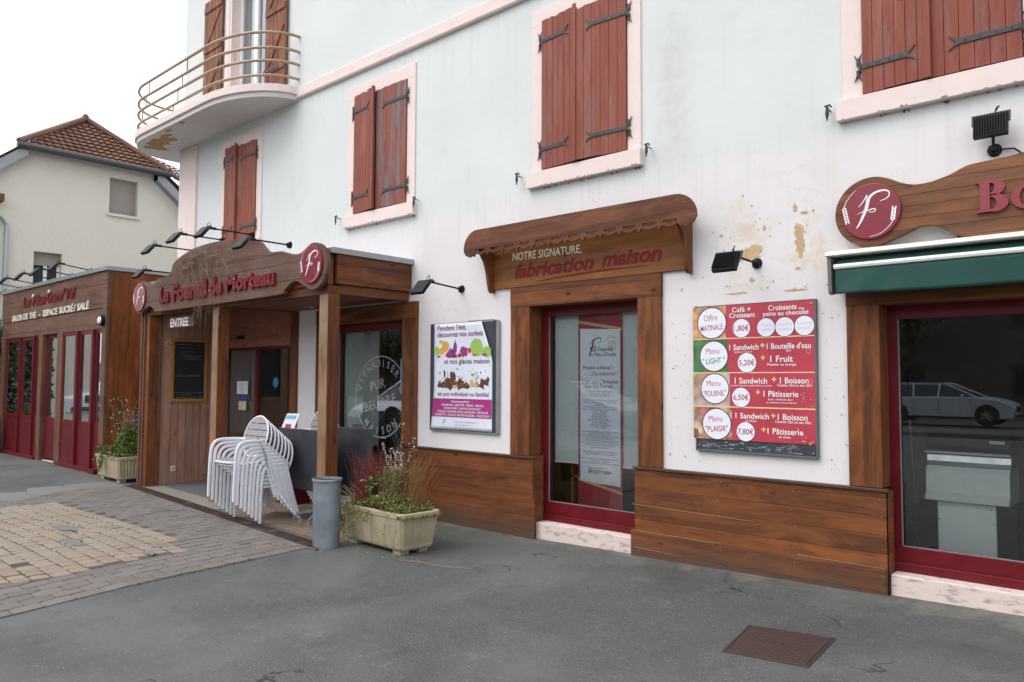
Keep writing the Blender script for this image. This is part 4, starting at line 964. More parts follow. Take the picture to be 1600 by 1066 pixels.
# front board: solid upper part with rounded ends, then a lower band of scallops with lens-shaped openings between
up = []
for a in range(180, 89, -15): up.append((xa + .20 + .20 * cos(radians(a)), zt - .20 + .20 * sin(radians(a))))
for a in range(90, -1, -15): up.append((xb - .20 + .20 * cos(radians(a)), zt - .20 + .20 * sin(radians(a))))
up += [(xb, zb), (xa, zb)]
m = MB(); m.prism(up, 'y', yb - .0, yb - .022); fb = m.build('front_board', M_canopy, CN)
m = MB()
for i in range(NL + 1):
    # cusp pieces between the openings
    c = xa + .15 + i * lobe; L_ = .040
    m.prism([(c - L_, zb), (c + L_, zb), (c + L_ * .8, zb - .028), (c + .018, zb - .050), (c, zb - .074), (c - .018, zb - .050), (c - L_ * .8, zb - .028)], 'y', yb - .0005, yb - .0215)
for i in range(NL):
    c0 = xa + .15 + i * lobe + .018; c1 = c0 + lobe - .036; n = 10
    lo = [(c0 + (c1 - c0) * j / n, zb - .036 - .024 * sin(pi * j / n)) for j in range(n + 1)]; hi = [(p[0], zb - .008 - .026 * sin(pi * j / n) * .9) for j, p in enumerate(lo)]
    m.prism(lo + hi[::-1], 'y', yb - .002, yb - .020)
for sx_, e in ((1, xa), (-1, xb)):
    m.prism([(e, zb), (e + sx_ * .13, zb), (e + sx_ * .15, zb - .05), (e + sx_ * .09, zb - .075), (e + sx_ * .03, zb - .05)], 'y', yb - .001, yb - .021)
m.build('scalloped_edge', M_canopy, CN)
B('top_batten', M_canopy, CN, (xa + .22, xb - .22, -.254, -.225, 3.02, 3.06), bevel=.003)
B('text_panel', wood('sign_panel_boards', (.27, .105, .026), (.21, .076, .02), (.10, .04, .016), 'x', 'z', .30, seam=0, rough=.4), CN, (-5.62, -3.29, -.032, -.002, 2.578, 3.09), bevel=.003)
for x in (-5.655, -3.285):
    pr = [(-.002, 2.54), (-.06, 2.54), (-.085, 2.57), (-.105, 2.66), (-.125, 2.76), (-.16, 2.86), (-.22, 2.94), (-.252, 2.99), (-.252, 3.09), (-.002, 3.09)]
    m = MB(); m.prism(pr, 'x', x, x + .035); m.build('bracket', M_woodvx, CN, bevel=.003)
t = Text(); t.add('NOTRE SIGNATURE,', -5.34, -.0345, 2.862, .115, w=.90, bold=.010, rot=-.010); t.build(M_cream, CN)
t = Text(); t.add('fabrication', -5.31, -.0345, 2.675, .20, w=1.02, bold=.035, shear=.25, rot=.008); t.add('maison', -4.20, -.0345, 2.69, .20, w=.66, bold=.035, shear=.25, rot=.0); 
ribbon(t.mb, smooth_poly([(-5.02, 2.618), (-4.6, 2.640), (-4.1, 2.655), (-3.68, 2.653)], 5, False), [.003, .009, .009, .002], -.0350)
t.build(M_burg2, CN)

BO = thing('shop_name_board', 'thick wooden board with burgundy emblem disc and raised letters Bo above the green awning', 'sign', (-1.2, -.1, 2.6))
cx_, cz_ = -1.735, 2.845
arc = [(cx_ + .258 * cos(radians(a)), cz_ + .256 * sin(radians(a))) for a in range(60, 301, 20)]
outl = [(.9, 3.2), (.3, 3.25), (-.3, 3.22), (-.55, 3.165), (-.80, 3.10), (-.98, 3.085), (-1.12, 3.072), (-1.22, 3.03), (-1.34, 3.0), (-1.45, 2.998), (-1.54, 3.03)] + arc + [(-1.50, 2.66), (-1.42, 2.695), (-1.33, 2.69), (-1.24, 2.64), (-1.15, 2.592), (-.8, 2.575), (0, 2.57), (.9, 2.57)]
m = MB(); m.prism(smooth_poly(outl, 3), 'y', -.125, -.07); m.build('board', M_bo, BO, bevel=.004)
m = MB(); disc(m, cx_, -.127, cz_, .203, 48, th=.02); rd = m.build('roundel', M_disc, BO, bevel=.003)
m = MB(); f_logo(m, cx_, -.1485, cz_, .20); m.build('emblem', M_white, rd)
# raised serif capital B and small o
m = MB(); zb_, zt_ = 2.733, 2.942; X0 = -1.045
def arcpts(cx, cz, rx, rz, a0, a1, n=14): return [(cx + rx * cos(radians(a0 + (a1 - a0) * i / n)), cz + rz * sin(radians(a0 + (a1 - a0) * i / n))) for i in range(n + 1)]
def ringseg(outer, inner): 
    n = len(outer)
    for i in range(n - 1):
        m.prism([outer[i], outer[i + 1], inner[i + 1], inner[i]], 'y', -.147, -.127)
m.prism([(X0, zb_), (X0 + .058, zb_), (X0 + .058, zt_), (X0, zt_)], 'y', -.1475, -.127)
m.prism([(X0 - .025, zb_), (X0 + .08, zb_), (X0 + .08, zb_ + .018), (X0 - .005, zb_ + .016)], 'y', -.1472, -.127)
m.prism([(X0 - .025, zt_), (X0 + .07, zt_), (X0 + .07, zt_ - .018), (X0 - .005, zt_ - .016)], 'y', -.1472, -.127)
zm = zb_ + .112
ringseg(arcpts(X0 + .075, (zt_ + zm) / 2, .07, (zt_ - zm) / 2 + .006, 90, -90), arcpts(X0 + .058, (zt_ + zm) / 2, .028, (zt_ - zm) / 2 - .014, 90, -90))
ringseg(arcpts(X0 + .078, (zb_ + zm) / 2, .085, (zm - zb_) / 2 + .004, 90, -90), arcpts(X0 + .058, (zb_ + zm) / 2, .038, (zm - zb_) / 2 - .015, 90, -90))
ringseg(arcpts(-.785, 2.805, .083, .078, 0, 360, 28), arcpts(-.785, 2.805, .036, .062, 0, 360, 28))
m.build('lettering', plain('burgundy_raised', (.24, .03, .045), .35), BO)
BS('wall_batten', M_iron, BO, (-1.2, -1.15, -.07, -.002, 2.6, 3.05), (.2, .25, -.07, -.002, 2.6, 3.05))

AW = thing('retracted_awning', 'folded dark green shop awning with cream profiles over the right-hand shop window', 'awning', (-.7, -.12, 2.24))
m = MB(); m.prism([(-.002, 2.565), (-.05, 2.575), (-.25, 2.562), (-.275, 2.548), (-.28, 2.528), (-.26, 2.522), (-.002, 2.53)], 'x', -2.02, .9); m.build('cassette_hood', M_awnw, AW, bevel=.003)
m = MB(); m.prism([(-.26, 2.521), (-.04, 2.528), (-.04, 2.30), (-.20, 2.245), (-.245, 2.26)], 'x', -2.012, -1.985); m.build('end_plate', plain('grey_end_plate', (.13, .125, .12), .5), AW, bevel=.002)
m = MB(); n = 40; vs = []
for i in range(n + 1):
    x = -1.965 + 2.86 * i / n
    for j, (y, z) in enumerate(((-.15, 2.52), (-.215, 2.495), (-.24, 2.468))): vs.append((x, y + .003 * sin(i * 1.7 + j), z))
m.add(vs, [(i * 3 + j, (i + 1) * 3 + j, (i + 1) * 3 + j + 1, i * 3 + j + 1) for i in range(n) for j in range(2)]); m.build('canvas', M_green, AW, smooth=True)
m = MB(); m.prism([(-.225, 2.465), (-.262, 2.462), (-.268, 2.445), (-.262, 2.428), (-.225, 2.425)], 'x', -1.965, .9); m.build('front_bar', M_awnw, AW, bevel=.003)
m = MB(); vs = []; n = 90; q_ = 8
for i in range(n + 1):
    x = -1.955 + 2.84 * i / n
    for j in range(q_ + 1):
        t_ = j / q_; e = max(0, 1 - (x + 1.955) / .7)
        vs.append((x, -.252 - .010 * t_ * sin(x * 3 + 1) - .008 * e * t_ * sin((x + t_ * .2) * 22) - .004 * t_ * sin(x * 9), 2.424 - .185 * t_ - .004 * sin(x * 4) * t_))
m.add(vs, [(i * (q_ + 1) + j, i * (q_ + 1) + j + 1, (i + 1) * (q_ + 1) + j + 1, (i + 1) * (q_ + 1) + j) for i in range(n) for j in range(q_)])
o = m.build('valance', M_green, AW, smooth=True); sd_ = o.modifiers.new('thickness', 'SOLIDIFY'); sd_.thickness = .002
B('roller_tube', M_alu, AW, (-1.98, .88, -.16, -.06, 2.40, 2.50), bevel=.02)

# ---- menu board
MN = thing('menu_board', 'red menu board with four price offers in white circles, slate strip at its foot', 'menu board', (-2.715, -.03, 1.02))
m = MB(); m.box(-3.215, -2.19, -.03, -.003, 1.02, 2.245); bd = m.build('backing_board', M_slate, MN, bevel=.003)
B('edge_frame', plain('grey_edge', (.12, .125, .125), .5, metal=.3), MN, (-3.218, -3.208, -.036, -.002, 1.01, 2.25), (-2.196, -2.180, -.036, -.002, 1.01, 2.245), (-3.208, -2.196, -.036, -.002, 1.008, 1.024), bevel=.002)
P0 = -.0365
def print_red():
    k = NB('red_print'); n = k.noise(2.6, detail=3); z = k.xyz()[2]
    col = k.mix(k.mr(n, .3, .7), (.50, .055, .085), (.38, .035, .06)); return k.fin(col, .3)
m = MB(); m.box(-3.235, -2.194, P0 + .001, P0 + .003, 1.115, 2.238); pst = m.build('printed_panel', print_red(), MN)
rows = ((2.238, 1.964), (1.955, 1.678), (1.669, 1.394), (1.383, 1.115))
def photo_mat(name, cols, sc):
    k = NB(name); vo = k.n('TexVoronoi', {'Vector': k.tc, 'Scale': sc}); r_ = k.n('TexWhiteNoise', {'Vector': vo.outputs['Color']}, noise_dimensions='3D').outputs['Value']
    n = k.noise(40, detail=4)
    nd = k.n('ValToRGB', {0: r_}); cr = nd.color_ramp; cr.interpolation = 'LINEAR'
    while len(cr.elements) < len(cols): cr.elements.new(.5)
    for i, c in enumerate(cols): cr.elements[i].position = i / (len(cols) - 1); cr.elements[i].color = (*c, 1)
    col = k.mix(k.mr(n, .3, .7, 0, .4), nd.outputs[0], cols[0]); col = k.mix(k.mr(vo.outputs['Distance'], .3, .75, 0, .45), col, (.08, .04, .02))
    return k.fin(col, .35)
ph = (photo_mat('pastry_photo', [(.55, .25, .08), (.7, .38, .16), (.62, .5, .38), (.4, .14, .04)], 14), photo_mat('leaf_photo', [(.03, .16, .05), (.08, .3, .12), (.02, .10, .04)], 9),
      photo_mat('bread_photo', [(.55, .38, .25), (.45, .28, .17), (.5, .45, .5), (.62, .48, .33)], 10), photo_mat('cake_photo', [(.6, .35, .15), (.3, .42, .12), (.6, .08, .2), (.12, .05, .03), (.7, .6, .5)], 16))
wd = ((-3.233, -2.93), (-3.233, -2.915), (-3.233, -2.90), (-3.233, -2.886))
cc = ((-3.058, 2.095, .128), (-3.042, 1.813, .124), (-3.035, 1.539, .123), (-3.021, 1.243, .126))
for i in range(4):
    m = MB(); m.quad((wd[i][0], P0, rows[i][1]), (wd[i][1], P0, rows[i][1]), (wd[i][1], P0, rows[i][0]), (wd[i][0], P0, rows[i][0])); m.build('food_photo', ph[i], pst)
m = MB()
for i in range(3):
    z1_, z2_ = rows[i][1], rows[i + 1][0]; m.quad((-3.235, P0 - .0004, z2_), (-2.194, P0 - .0004, z2_), (-2.194, P0 - .0004, z1_), (-3.235, P0 - .0004, z1_))
m.build('gold_bars', plain('pale_gold', (.72, .52, .28), .4), pst)
m = MB(); small = ((-2.792, 2.041, .076), (-2.747, 1.755, .080), (-2.802, 1.470, .079), (-2.765, 1.190, .078), (-2.582, 2.038, .074), (-2.428, 2.037, .076), (-2.271, 2.040, .076))
for (a, b_, r_) in cc: disc(m, a, P0 - .0008, b_, r_ + .009, 40)
for (a, b_, r_) in small: disc(m, a, P0 - .0008, b_, r_ + .005, 32)
m.build('circle_borders', plain('dark_red_ring', (.16, .015, .03), .35), pst)
m = MB()
for (a, b_, r_) in cc + small: disc(m, a, P0 - .0014, b_, r_, 40)
m.build('white_circles', M_paper, pst)
t = Text(); Y = P0 - .002
for s_, (a, b_, r_) in zip(('Offre', 'Menu', 'Menu', 'Menu'), cc): t.add(s_, a - .01, Y, b_ + .02, .075, w=.125, align='C', rot=.05)
t.build(M_pinkink, pst)
t = Text()
for s_, (a, b_, r_), c_ in zip(('MATINALE', '" LIGHT "', '"FOURNIL"', '"PLAISIR"'), cc, range(4)):
    if c_ != 1: t.add(s_, a, Y, b_ - .062, .068, w=.205, align='C', rot=.07, bold=.008)
for s_, (a, b_, r_) in zip(('1,80€', '5,20€', '6,50€', '7,80€'), small[:4]): t.add(s_, a, Y, b_ - .022, .066, w=.135, align='C', bold=.012)
t.build(plain('red_ink', (.42, .04, .07), .4), pst)
t = Text(); t.add('" LIGHT "', cc[1][0], Y, cc[1][1] - .062, .068, w=.205, align='C', rot=.07, bold=.008); t.build(M_greenink, pst)
t = Text()
for (a, b_, r_), l1, l2 in ((small[4], '3 ACHETES', '1 OFFERT'), (small[5], '6 ACHETES', '2 OFFERTS'), (small[6], 'ACHETES', 'OFFERTS')): t.add(l1, a, Y, b_ + .008, .028, w=.12, align='C'); t.add(l2, a, Y, b_ - .030, .028, w=.11, align='C')
t.build(plain('pale_pink_ink', (.62, .42, .48), .4), pst)
t = Text()
for s_, xa, xb, z_, sz in (('Café +', -2.873, -2.709, 2.176, .058), ('Croissant', -2.897, -2.672, 2.130, .058), ('Croissants', -2.56, -2.33, 2.174, .060), ('ou', -2.315, -2.27, 2.168, .034), ('pains au chocolat', -2.603, -2.235, 2.131, .050),
        ('1 Sandwich', -2.90, -2.646, 1.861, .066), ('1 Bouteille d\'eau', -2.576, -2.223, 1.863, .064), ('Jambon / beurre', -2.856, -2.70, 1.838, .020), ('50cl', -2.42, -2.38, 1.84, .024), ('1 Fruit', -2.549, -2.365, 1.759, .070), ('Pomme ou orange', -2.573, -2.341, 1.728, .030),
        ('1 Sandwich', -2.855, -2.577, 1.585, .066), ('1 Boisson', -2.472, -2.243, 1.588, .066), ('Jambon / beurre ou jambon fumé ou rosette', -2.885, -2.54, 1.562, .019), ('Canette 33cl ou eau 50cl', -2.494, -2.222, 1.562, .030), ('1 Pâtisserie', -2.609, -2.326, 1.481, .066), ('Eclair, millefeuille, figue', -2.57, -2.37, 1.452, .020), ('ou tartelette pomme ou abricot', -2.59, -2.34, 1.427, .020),
        ('1 Sandwich', -2.851, -2.566, 1.298, .066), ('1 Boisson', -2.494, -2.256, 1.299, .066), ('au choix', -2.765, -2.67, 1.272, .026), ('Canette 33cl ou eau 50cl', -2.515, -2.232, 1.273, .030), ('1 Pâtisserie', -2.579, -2.292, 1.183, .066), ('au choix', -2.487, -2.39, 1.153, .030)):
    t.add(s_, xa, Y, z_, sz, w=xb - xa, bold=.012 if sz > .04 else .006)
t.build(plain('white_ink', (.78, .78, .78), .4), pst)
t = Text()
for a, b_ in ((-2.612, 1.868), (-2.61, 1.768), (-2.52, 1.592), (-2.655, 1.488), (-2.53, 1.302), (-2.612, 1.188)): t.add('+', a, Y, b_, .075, align='C', bold=.02)
t.build(plain('yellow_ink', (.75, .58, .2), .4), pst)
m = MB(); rn = random.Random(2)
for i in range(26):
    x = rn.uniform(-2.36, -2.2); z = rn.choice((1.42, 1.45, 1.50, 1.20, 1.14)) + rn.gauss(0, .015); r_ = rn.uniform(.0015, .006); disc(m, x, Y, z, r_, 6)
for cxx, czz in ((-2.24, 1.84), (-2.845, 1.405), (-2.235, 1.60)):
    for i in range(8): a = i * pi / 4; ribbon(m, [(cxx + .01 * cos(a), czz + .01 * sin(a)), (cxx + .03 * cos(a), czz + .03 * sin(a))], [.0015, .001], Y)
m.build('sparkle_print', plain('peach_ink', (.75, .42, .28), .4), pst)
m = MB()
for x, z in ((-2.215, 2.21), (-2.215, 1.135), (-2.215, 1.05), (-3.18, 1.06)): m.lathe([(.009, 0), (.007, -.004), (.003, -.004)], (x, P0 - .001, z), 10, 'y')
m.build('fixing_screws', M_steel, MN)
m = MB(); rn = random.Random(4)
for i in range(60):
    x = rn.uniform(-3.15, -2.3); z = rn.uniform(1.035, 1.10); m.add([(p[0], -.0305, p[1]) for p in blob(x, z, rn.uniform(.004, .03), rn.uniform(.001, .008), 0, n=9, j=.6, seed=i)], [tuple(range(9))])
m.build('scrape_stain', plain('scraped_grey', (.20, .22, .24), .7), MN)

# ---- sorbet poster
SP = thing('sorbet_poster', 'white and magenta sorbet poster curling off its dark frame beside the porch', 'poster', (-6.08, -.04, 1.03))
B('backing_board', M_slate, SP, (-6.625, -5.56, -.03, -.003, 1.035, 2.25), bevel=.003)
B('edge_frame', M_alu, SP, (-5.575, -5.535, -.034, -.002, 1.03, 2.24), (-6.62, -5.575, -.034, -.002, 1.025, 1.037), (-6.0, -5.62, -.033, -.002, 2.235, 2.262), bevel=.002)
def cur(x, z):
    """paper lies flat on the left, lifts off at the upper right and lower left corners"""
    a = max(0, (x + 5.95) / .35) * max(0, (z - 1.75) / .5); b_ = max(0, (-6.35 - x) / .25) * max(0, (1.3 - z) / .3)
    return -.036 - .05 * a ** 1.5 - .02 * b_
m = MB(); nx, nz = 24, 30; vs = []; uvx = lambda z: (-6.55 - .035 * max(0, (1.5 - z) / .5), -5.625 - .155 * max(0, (z - 1.80) / .45) ** 1.3)
for j in range(nz + 1):
    z = 1.048 + (2.243 - 1.048) * j / nz; xl, xr = uvx(z)
    for i in range(nx + 1):
        x = xl + (xr - xl) * i / nx; vs.append((x, cur(x, z), z))
m.add(vs, [(j * (nx + 1) + i, j * (nx + 1) + i + 1, (j + 1) * (nx + 1) + i + 1, (j + 1) * (nx + 1) + i) for j in range(nz) for i in range(nx)])
M_poster = plain('poster_paper', (.70, .74, .84), .25, var=.04, scale=2)
pp = m.build('paper', M_poster, SP, smooth=True); pm = pp.modifiers.new('thickness', 'SOLIDIFY'); pm.thickness = .0015; pm.offset = 1
m = MB(); 
for j in range(6):
    z0_, z1_ = 1.187 + .207 * j / 6, 1.187 + .207 * (j + 1) / 6
    for i in range(12):
        xl, xr = uvx(z0_); xl += .004; xr -= .002; a, b_ = xl + (xr - xl) * i / 12, xl + (xr - xl) * (i + 1) / 12
        m.quad((a, cur(a, z0_) - .004, z0_), (b_, cur(b_, z0_) - .004, z0_), (b_, cur(b_, z1_) - .004, z1_), (a, cur(a, z1_) - .004, z1_))
m.build('magenta_band', M_magenta, pp)
yT = -.0405
def curve_text(T_, dy=-.005):
    T_.mb.v = [(v[0], cur(v[0], v[2]) + dy, v[2]) for v in T_.mb.v]; return T_
t = Text(); t.add("Pendant l'été,", -6.493, 0, 2.168, .082, w=.47, bold=.01); t.add('découvrez nos sorbets', -6.496, 0, 2.092, .082, w=.745, bold=.01); t.add('en pot individuel ou familial', -6.476, 0, 1.425, .068, w=.80, bold=.008)
curve_text(t).build(plain('purple_ink', (.24, .02, .10), .4), pp)
t = Text(); t.add('et nos glaces maison', -6.376, 0, 1.787, .078, w=.71, bold=.01); curve_text(t).build(M_brownink, pp)
t = Text(); t.add('Nouveaux parfums :', -6.10, 0, 1.352, .036, w=.30, align='C', bold=.02)
for i, s_ in enumerate(('FRAMBOISE - GRIOTTE - FRAISE - MELON', 'CITRON VERT - MENTHE CHOCOLAT', 'VANILLE CARAMEL NOIX DE PECAN - PISTACHE', 'NOISETTE - YAOURT FRUITS ROUGES - CHOCOLAT')): t.add(s_, -6.08, 0, 1.312 - i * .037, .032, w=(.66, .58, .80, .86)[i], align='C', bold=.02)
curve_text(t, -.007).build(M_paper, pp)
t = Text()
for i, s_ in enumerate(('Fabriqués artisanalement', 'par nos glaciers au', 'fil des saisons')): t.add(s_, -6.20, 0, 1.13 - i * .034, .030, w=(.36, .28, .40)[i])
curve_text(t).build(plain('lilac_ink', (.42, .44, .52), .4), pp)
m = MB(); f_logo(m, -6.37, -.045, 1.13, .045, wheat=False); m.build('small_emblem', M_burg2, pp)
# fruit and chocolate pictures, made of many small shapes printed on the sheet
rn = random.Random(21)
def print_blobs(name, mat, lst):
    m = MB()
    for i, (x, z, rx, rz, j_) in enumerate(lst):
        P = blob(x, z, rx, rz, 0, n=14, j=j_, seed=i + int(x * -100)); m.add([(p[0], cur(p[0], p[1]) - .0046 - .00005 * i, p[1]) for p in P], [tuple(range(14))])
    return m.build(name, mat, pp)
print_blobs('fruit_print', plain('apple_green', (.32, .52, .10), .4), [(-5.86, 1.96, .10, .10, .05), (-5.70, 1.91, .07, .06, .1), (-6.50, 1.93, .05, .05, .2), (-6.43, 2.04, .035, .02, .2)])
print_blobs('fruit_print', plain('apricot_orange', (.70, .33, .06), .4), [(-6.36, 1.985, .06, .06, .08), (-6.42, 1.93, .05, .04, .08)])
print_blobs('fruit_print', plain('berry_magenta', (.30, .04, .22), .4), [(-6.26, 1.91, .06, .05, .25), (-6.20, 1.96, .03, .07, .3), (-6.06, 1.92, .06, .05, .25), (-5.72, 1.88, .05, .02, .3), (-6.47, 1.87, .03, .01, .3), (-6.20, 2.03, .008, .03, .3)])
print_blobs('fruit_print', plain('berry_red', (.50, .02, .02), .4), [(-6.33, 1.885, .025, .025, .05), (-6.25, 1.875, .02, .02, .05), (-6.13, 1.88, .028, .025, .05), (-6.02, 1.90, .02, .03, .05), (-5.97, 1.93, .025, .03, .05), (-6.18, 1.87, .018, .018, .05), (-5.90, 1.88, .03, .012, .3)])
print_blobs('fruit_print', plain('berry_blue', (.03, .05, .22), .4), [(-6.215, 1.87, .02, .018, .05), (-6.07, 1.875, .02, .016, .05), (-6.30, 1.865, .014, .012, .05), (-6.24, 1.925, .022, .022, .05)])
print_blobs('fruit_print', M_white, [(-6.40, 1.895, .035, .025, .05)])
print_blobs('chocolate_print', plain('chocolate_brown', (.11, .035, .018), .4), [(-6.30, 1.57, .10, .07, .3), (-6.22, 1.63, .05, .08, .35), (-6.12, 1.56, .07, .06, .3), (-6.44, 1.55, .05, .035, .5), (-5.78, 1.55, .05, .05, .5), (-5.70, 1.58, .03, .05, .5), (-6.37, 1.67, .015, .04, .4), (-6.02, 1.54, .05, .04, .3)] + [(rn.uniform(-6.5, -5.66), rn.uniform(1.52, 1.73), rn.uniform(.003, .010), rn.uniform(.003, .012), .3) for _ in range(46)])
print_blobs('chocolate_print', plain('nut_print', (.55, .38, .22), .4), [(-5.90, 1.66, .02, .02, .1), (-5.84, 1.64, .018, .018, .1), (-5.94, 1.57, .025, .05, .3), (-5.86, 1.56, .03, .04, .3), (-6.19, 1.53, .04, .02, .3)] + [(rn.uniform(-6.4, -5.8), rn.uniform(1.51, 1.60), .006, .006, .2) for _ in range(20)])
print_blobs('chocolate_print', plain('pistachio_print', (.38, .46, .12), .4), [(-5.91, 1.55, .04, .03, .3), (-6.15, 1.525, .03, .014, .3)])

# ---- hanging banner in the middle window
BN = thing('window_banner', 'tall burgundy banner with a long white text sheet hung behind the middle shop window', 'banner', (-4.4, .30, .35))
yy = .245
m = MB(); m.box(-4.685, -4.155, yy, yy + .004, .365, 2.262); bn = m.build('burgundy_sheet', M_burg, BN)
m = MB()
for (za, zb_) in ((2.185, 2.090), (.600, .500)): m = MB(); m.add([(-4.685, yy - .002, za), (-4.155, yy - .002, zb_), (-4.155, yy - .002, zb_ + .030), (-4.685, yy - .002, za + .030)], [(0, 1, 2, 3)]); m.build('gold_line', M_gold, bn)
m = MB(); m.add([(-4.66, yy - .003, .60), (-4.175, yy - .003, .575), (-4.175, yy - .003, 2.105), (-4.66, yy - .003, 2.13)], [(0, 1, 2, 3)]); ws = m.build('white_sheet', plain('banner_paper', (.80, .85, .92), .4, var=.04), bn)
m = MB(); f_logo(m, -4.485, yy - .005, 1.935, .135, wheat=False); m.build('emblem', M_burg2, ws)
t = Text(); Y = yy - .0045
t.add('Les Fournils', -4.53, Y, 1.895, .062, w=.27); t.add('du Haut-Doubs', -4.545, Y, 1.845, .062, w=.32)
t.add('Produit artisanal ?', -4.62, Y, 1.715, .058, w=.36); t.add('...Ou industriel ?', -4.54, Y, 1.655, .058, w=.34)
t.add("C'est quoi L'Artisanat", -4.42, Y, 1.575, .055, w=.44, align='C'); t.add('dans nos Fournils :', -4.42, Y, 1.53, .055, w=.37, align='C'); t.add('Notre signature,', -4.56, Y, .728, .028); t.add('fabrication maison', -4.42, Y, .692, .05, w=.28, align='C', bold=.012)
ribbon(t.mb, [(-4.56, .682), (-4.3, .684)], [.002, .002], Y); t.build(M_burg2, ws)
t = Text(); z_ = 1.49
lines = ['Tous nos produits en Boulangerie', 'Viennoiserie - Pâtisserie', 'sont « Fabrication Maison »', '', "L'ensemble de nos produits est intégralement", 'fabriqué par les équipes des Fournils du', 'Haut-Doubs', '- Nous sélectionnons des matières premières', 'nobles en privilégiant les filières locales :', '- Farines : Minoterie', '(Beure-les-Baume)', '- Comté et Mont d\'Or :', 'Fromagerie des Suchaux', 'Salaisons (La Cluse et Mijoux)', 'Boissons (Morteau)', '- Fabrication de Salaisons', 'du Doubs Gourmet', '', '- Nos Pains sont fabriqués sur levain à partir', 'de blés issus de notre région', '- Nos Viennoiseries sont intégralement fabriquées', 'par nos équipes au « Pur Beurre »', '- Nos Pâtisseries sont intégralement fabriquées', 'par nos équipes, Pur Beurre, aux fruits frais, à la', 'pulpe de fruits, aux crèmes naturelles', 'et sans conservateur.', '', "Nous n'utilisons AUCUN PRODUIT PREFABRIQUE", 'INDUSTRIELLEMENT dans nos fournils.', '', 'Dans nos Fournils, la 100% Fabrication Maison...', "est créateur d'emplois.", 'Un fournil en fabrication traditionnelle : 9 emplois']
for i, s_ in enumerate(lines):
    if s_: t.add(s_, -4.42, Y, z_ - i * .0222, .0205, w=min(.445, len(s_) * .0097), align='C', bold=.01)
t.build(M_inkgrey, ws)
m = MB(); ribbon(m, smooth_poly([(-4.345, 1.99), (-4.30, 2.05), (-4.25, 2.02), (-4.21, 2.03)], 3, False), [.003, .006], Y)
for i in range(5): ribbon(m, [(-4.32, 1.985 - i * .02), (-4.22, 1.992 - i * .02)], [.003, .003], Y)
m.build('gold_emblem', plain('light_gold_ink', (.52, .45, .30), .5), ws)
SH = thing('display_shelf', 'pale wooden shelf unit low behind the middle shop window', 'shelf', (-4.95, .7, .02))
BS('upright', M_oak, SH, (-4.98, -4.94, .50, .54, .02, .78), (-4.98, -4.94, .86, .90, .02, .78), (-4.62, -4.58, .50, .54, .02, .78)); BS('shelf_board', M_oak, SH, (-4.98, -4.58, .50, .90, .58, .61), (-4.98, -4.58, .50, .90, .25, .28))
m = MB(); m.lathe([(.035, .61), (.04, .64), (.04, .70), (.025, .72), (.025, .74), (0, .74)], (-4.82, .62, 0), 14); tag(m.build('glass_jar', M_galv), 'small grey jar standing on the low shelf behind the middle window', 'jar')
B('back_panel', plain('shelf_back', (.20, .13, .07), .6), SH, (-5.6, -4.98, .9, .92, .0, 1.0), bevel=0)
# ---- machine behind the right window
SL = thing('bread_slicer', 'grey and steel bread slicing machine behind the right-hand window', 'machine', (-1.35, 1.0, 0))
B('cabinet', plain('pale_enamel', (.78, .84, .81), .4, var=.05), SL, (-1.57, -1.17, .84, 1.25, .05, .66), bevel=.006)
BS('cabinet_side', M_black, SL, (-1.70, -1.572, .86, 1.25, .02, .66), (-1.168, -1.04, .86, 1.25, .02, .66), bevel=.004)
m = MB(); m.prism([(.80, .665), (.74, .68), (.80, .74), (.80, .90), (.84, .94), (1.2, .94), (1.2, .665)], 'x', -1.64, -1.07); m.build('lower_chute', plain('steel_chute', (.76, .82, .79), .35, var=.06), SL, bevel=.003)
m = MB(); m.prism([(.83, .945), (.82, .98), (.83, 1.03), (1.2, 1.05), (1.2, .945)], 'x', -1.635, -1.06); m.build('cover_plate', M_steel, SL, bevel=.003)
m = MB(); m.prism([(.86, 1.06), (.83, 1.10), (.84, 1.16), (.90, 1.19), (1.2, 1.19), (1.2, 1.06)], 'x', -1.64, -1.06); m.build('motor_hood', M_black, SL, bevel=.008)
B('name_plate', plain('plate_blue_grey', (.35, .42, .46), .4), SL, (-1.20, -1.10, .822, .826, 1.13, 1.155), bevel=0)
m = MB()
for z_ in (1.045, 1.055): m.tube([(-1.64, .80, z_), (-1.06, .80, z_)], .006, 6)
m.build('guide_rods', M_steel, SL)
m = MB()
for x, z_ in ((-1.54, .63), (-1.20, .63), (-1.56, .52), (-1.185, .52), (-1.09, .70)): m.lathe([(.006, 0), (.004, -.004), (0, -.004)], (x, .838, z_), 8, 'y')
m.build('screws', M_iron, SL)
_c = Vector((0, -5.977, 1.6)); SL.location = _c + .948 * (SL.location - _c); SL.scale = (.948,) * 3
ST = thing('stanchion_rod', 'thin steel rod with a brass ball tip standing left of the slicing machine', 'rod', (-1.70, .75, 0)); m = MB(); m.tube([(-1.68, .75, .03), (-1.735, .75, 1.27)], .006, 6); m.build('rod', M_steel, ST); m = MB(); m.lathe([(0, 1.27), (.012, 1.275), (.016, 1.287), (.012, 1.30), (0, 1.303)], (-1.735, .75, 0), 10); m.build('ball', M_gold, ST); m = MB(); m.lathe([(.06, .02), (.06, .035), (.01, .04)], (-1.68, .75, 0), 14); m.build('foot', M_iron, ST)
CR = thing('plastic_crate', 'black plastic crate on the floor right of the slicing machine', 'crate', (-.75, .9, 0))
m = MB()
for q in ((-1.02, -.5, .68, .70, .30, .62), (-1.02, -.5, 1.1, 1.12, .30, .62), (-1.02, -1.0, .70, 1.1, .30, .62), (-.52, -.5, .70, 1.1, .30, .62), (-1.0, -.52, .70, 1.1, .30, .32)): m.box(*q)
m.build('shell', M_black, CR, bevel=.003)
m = MB()
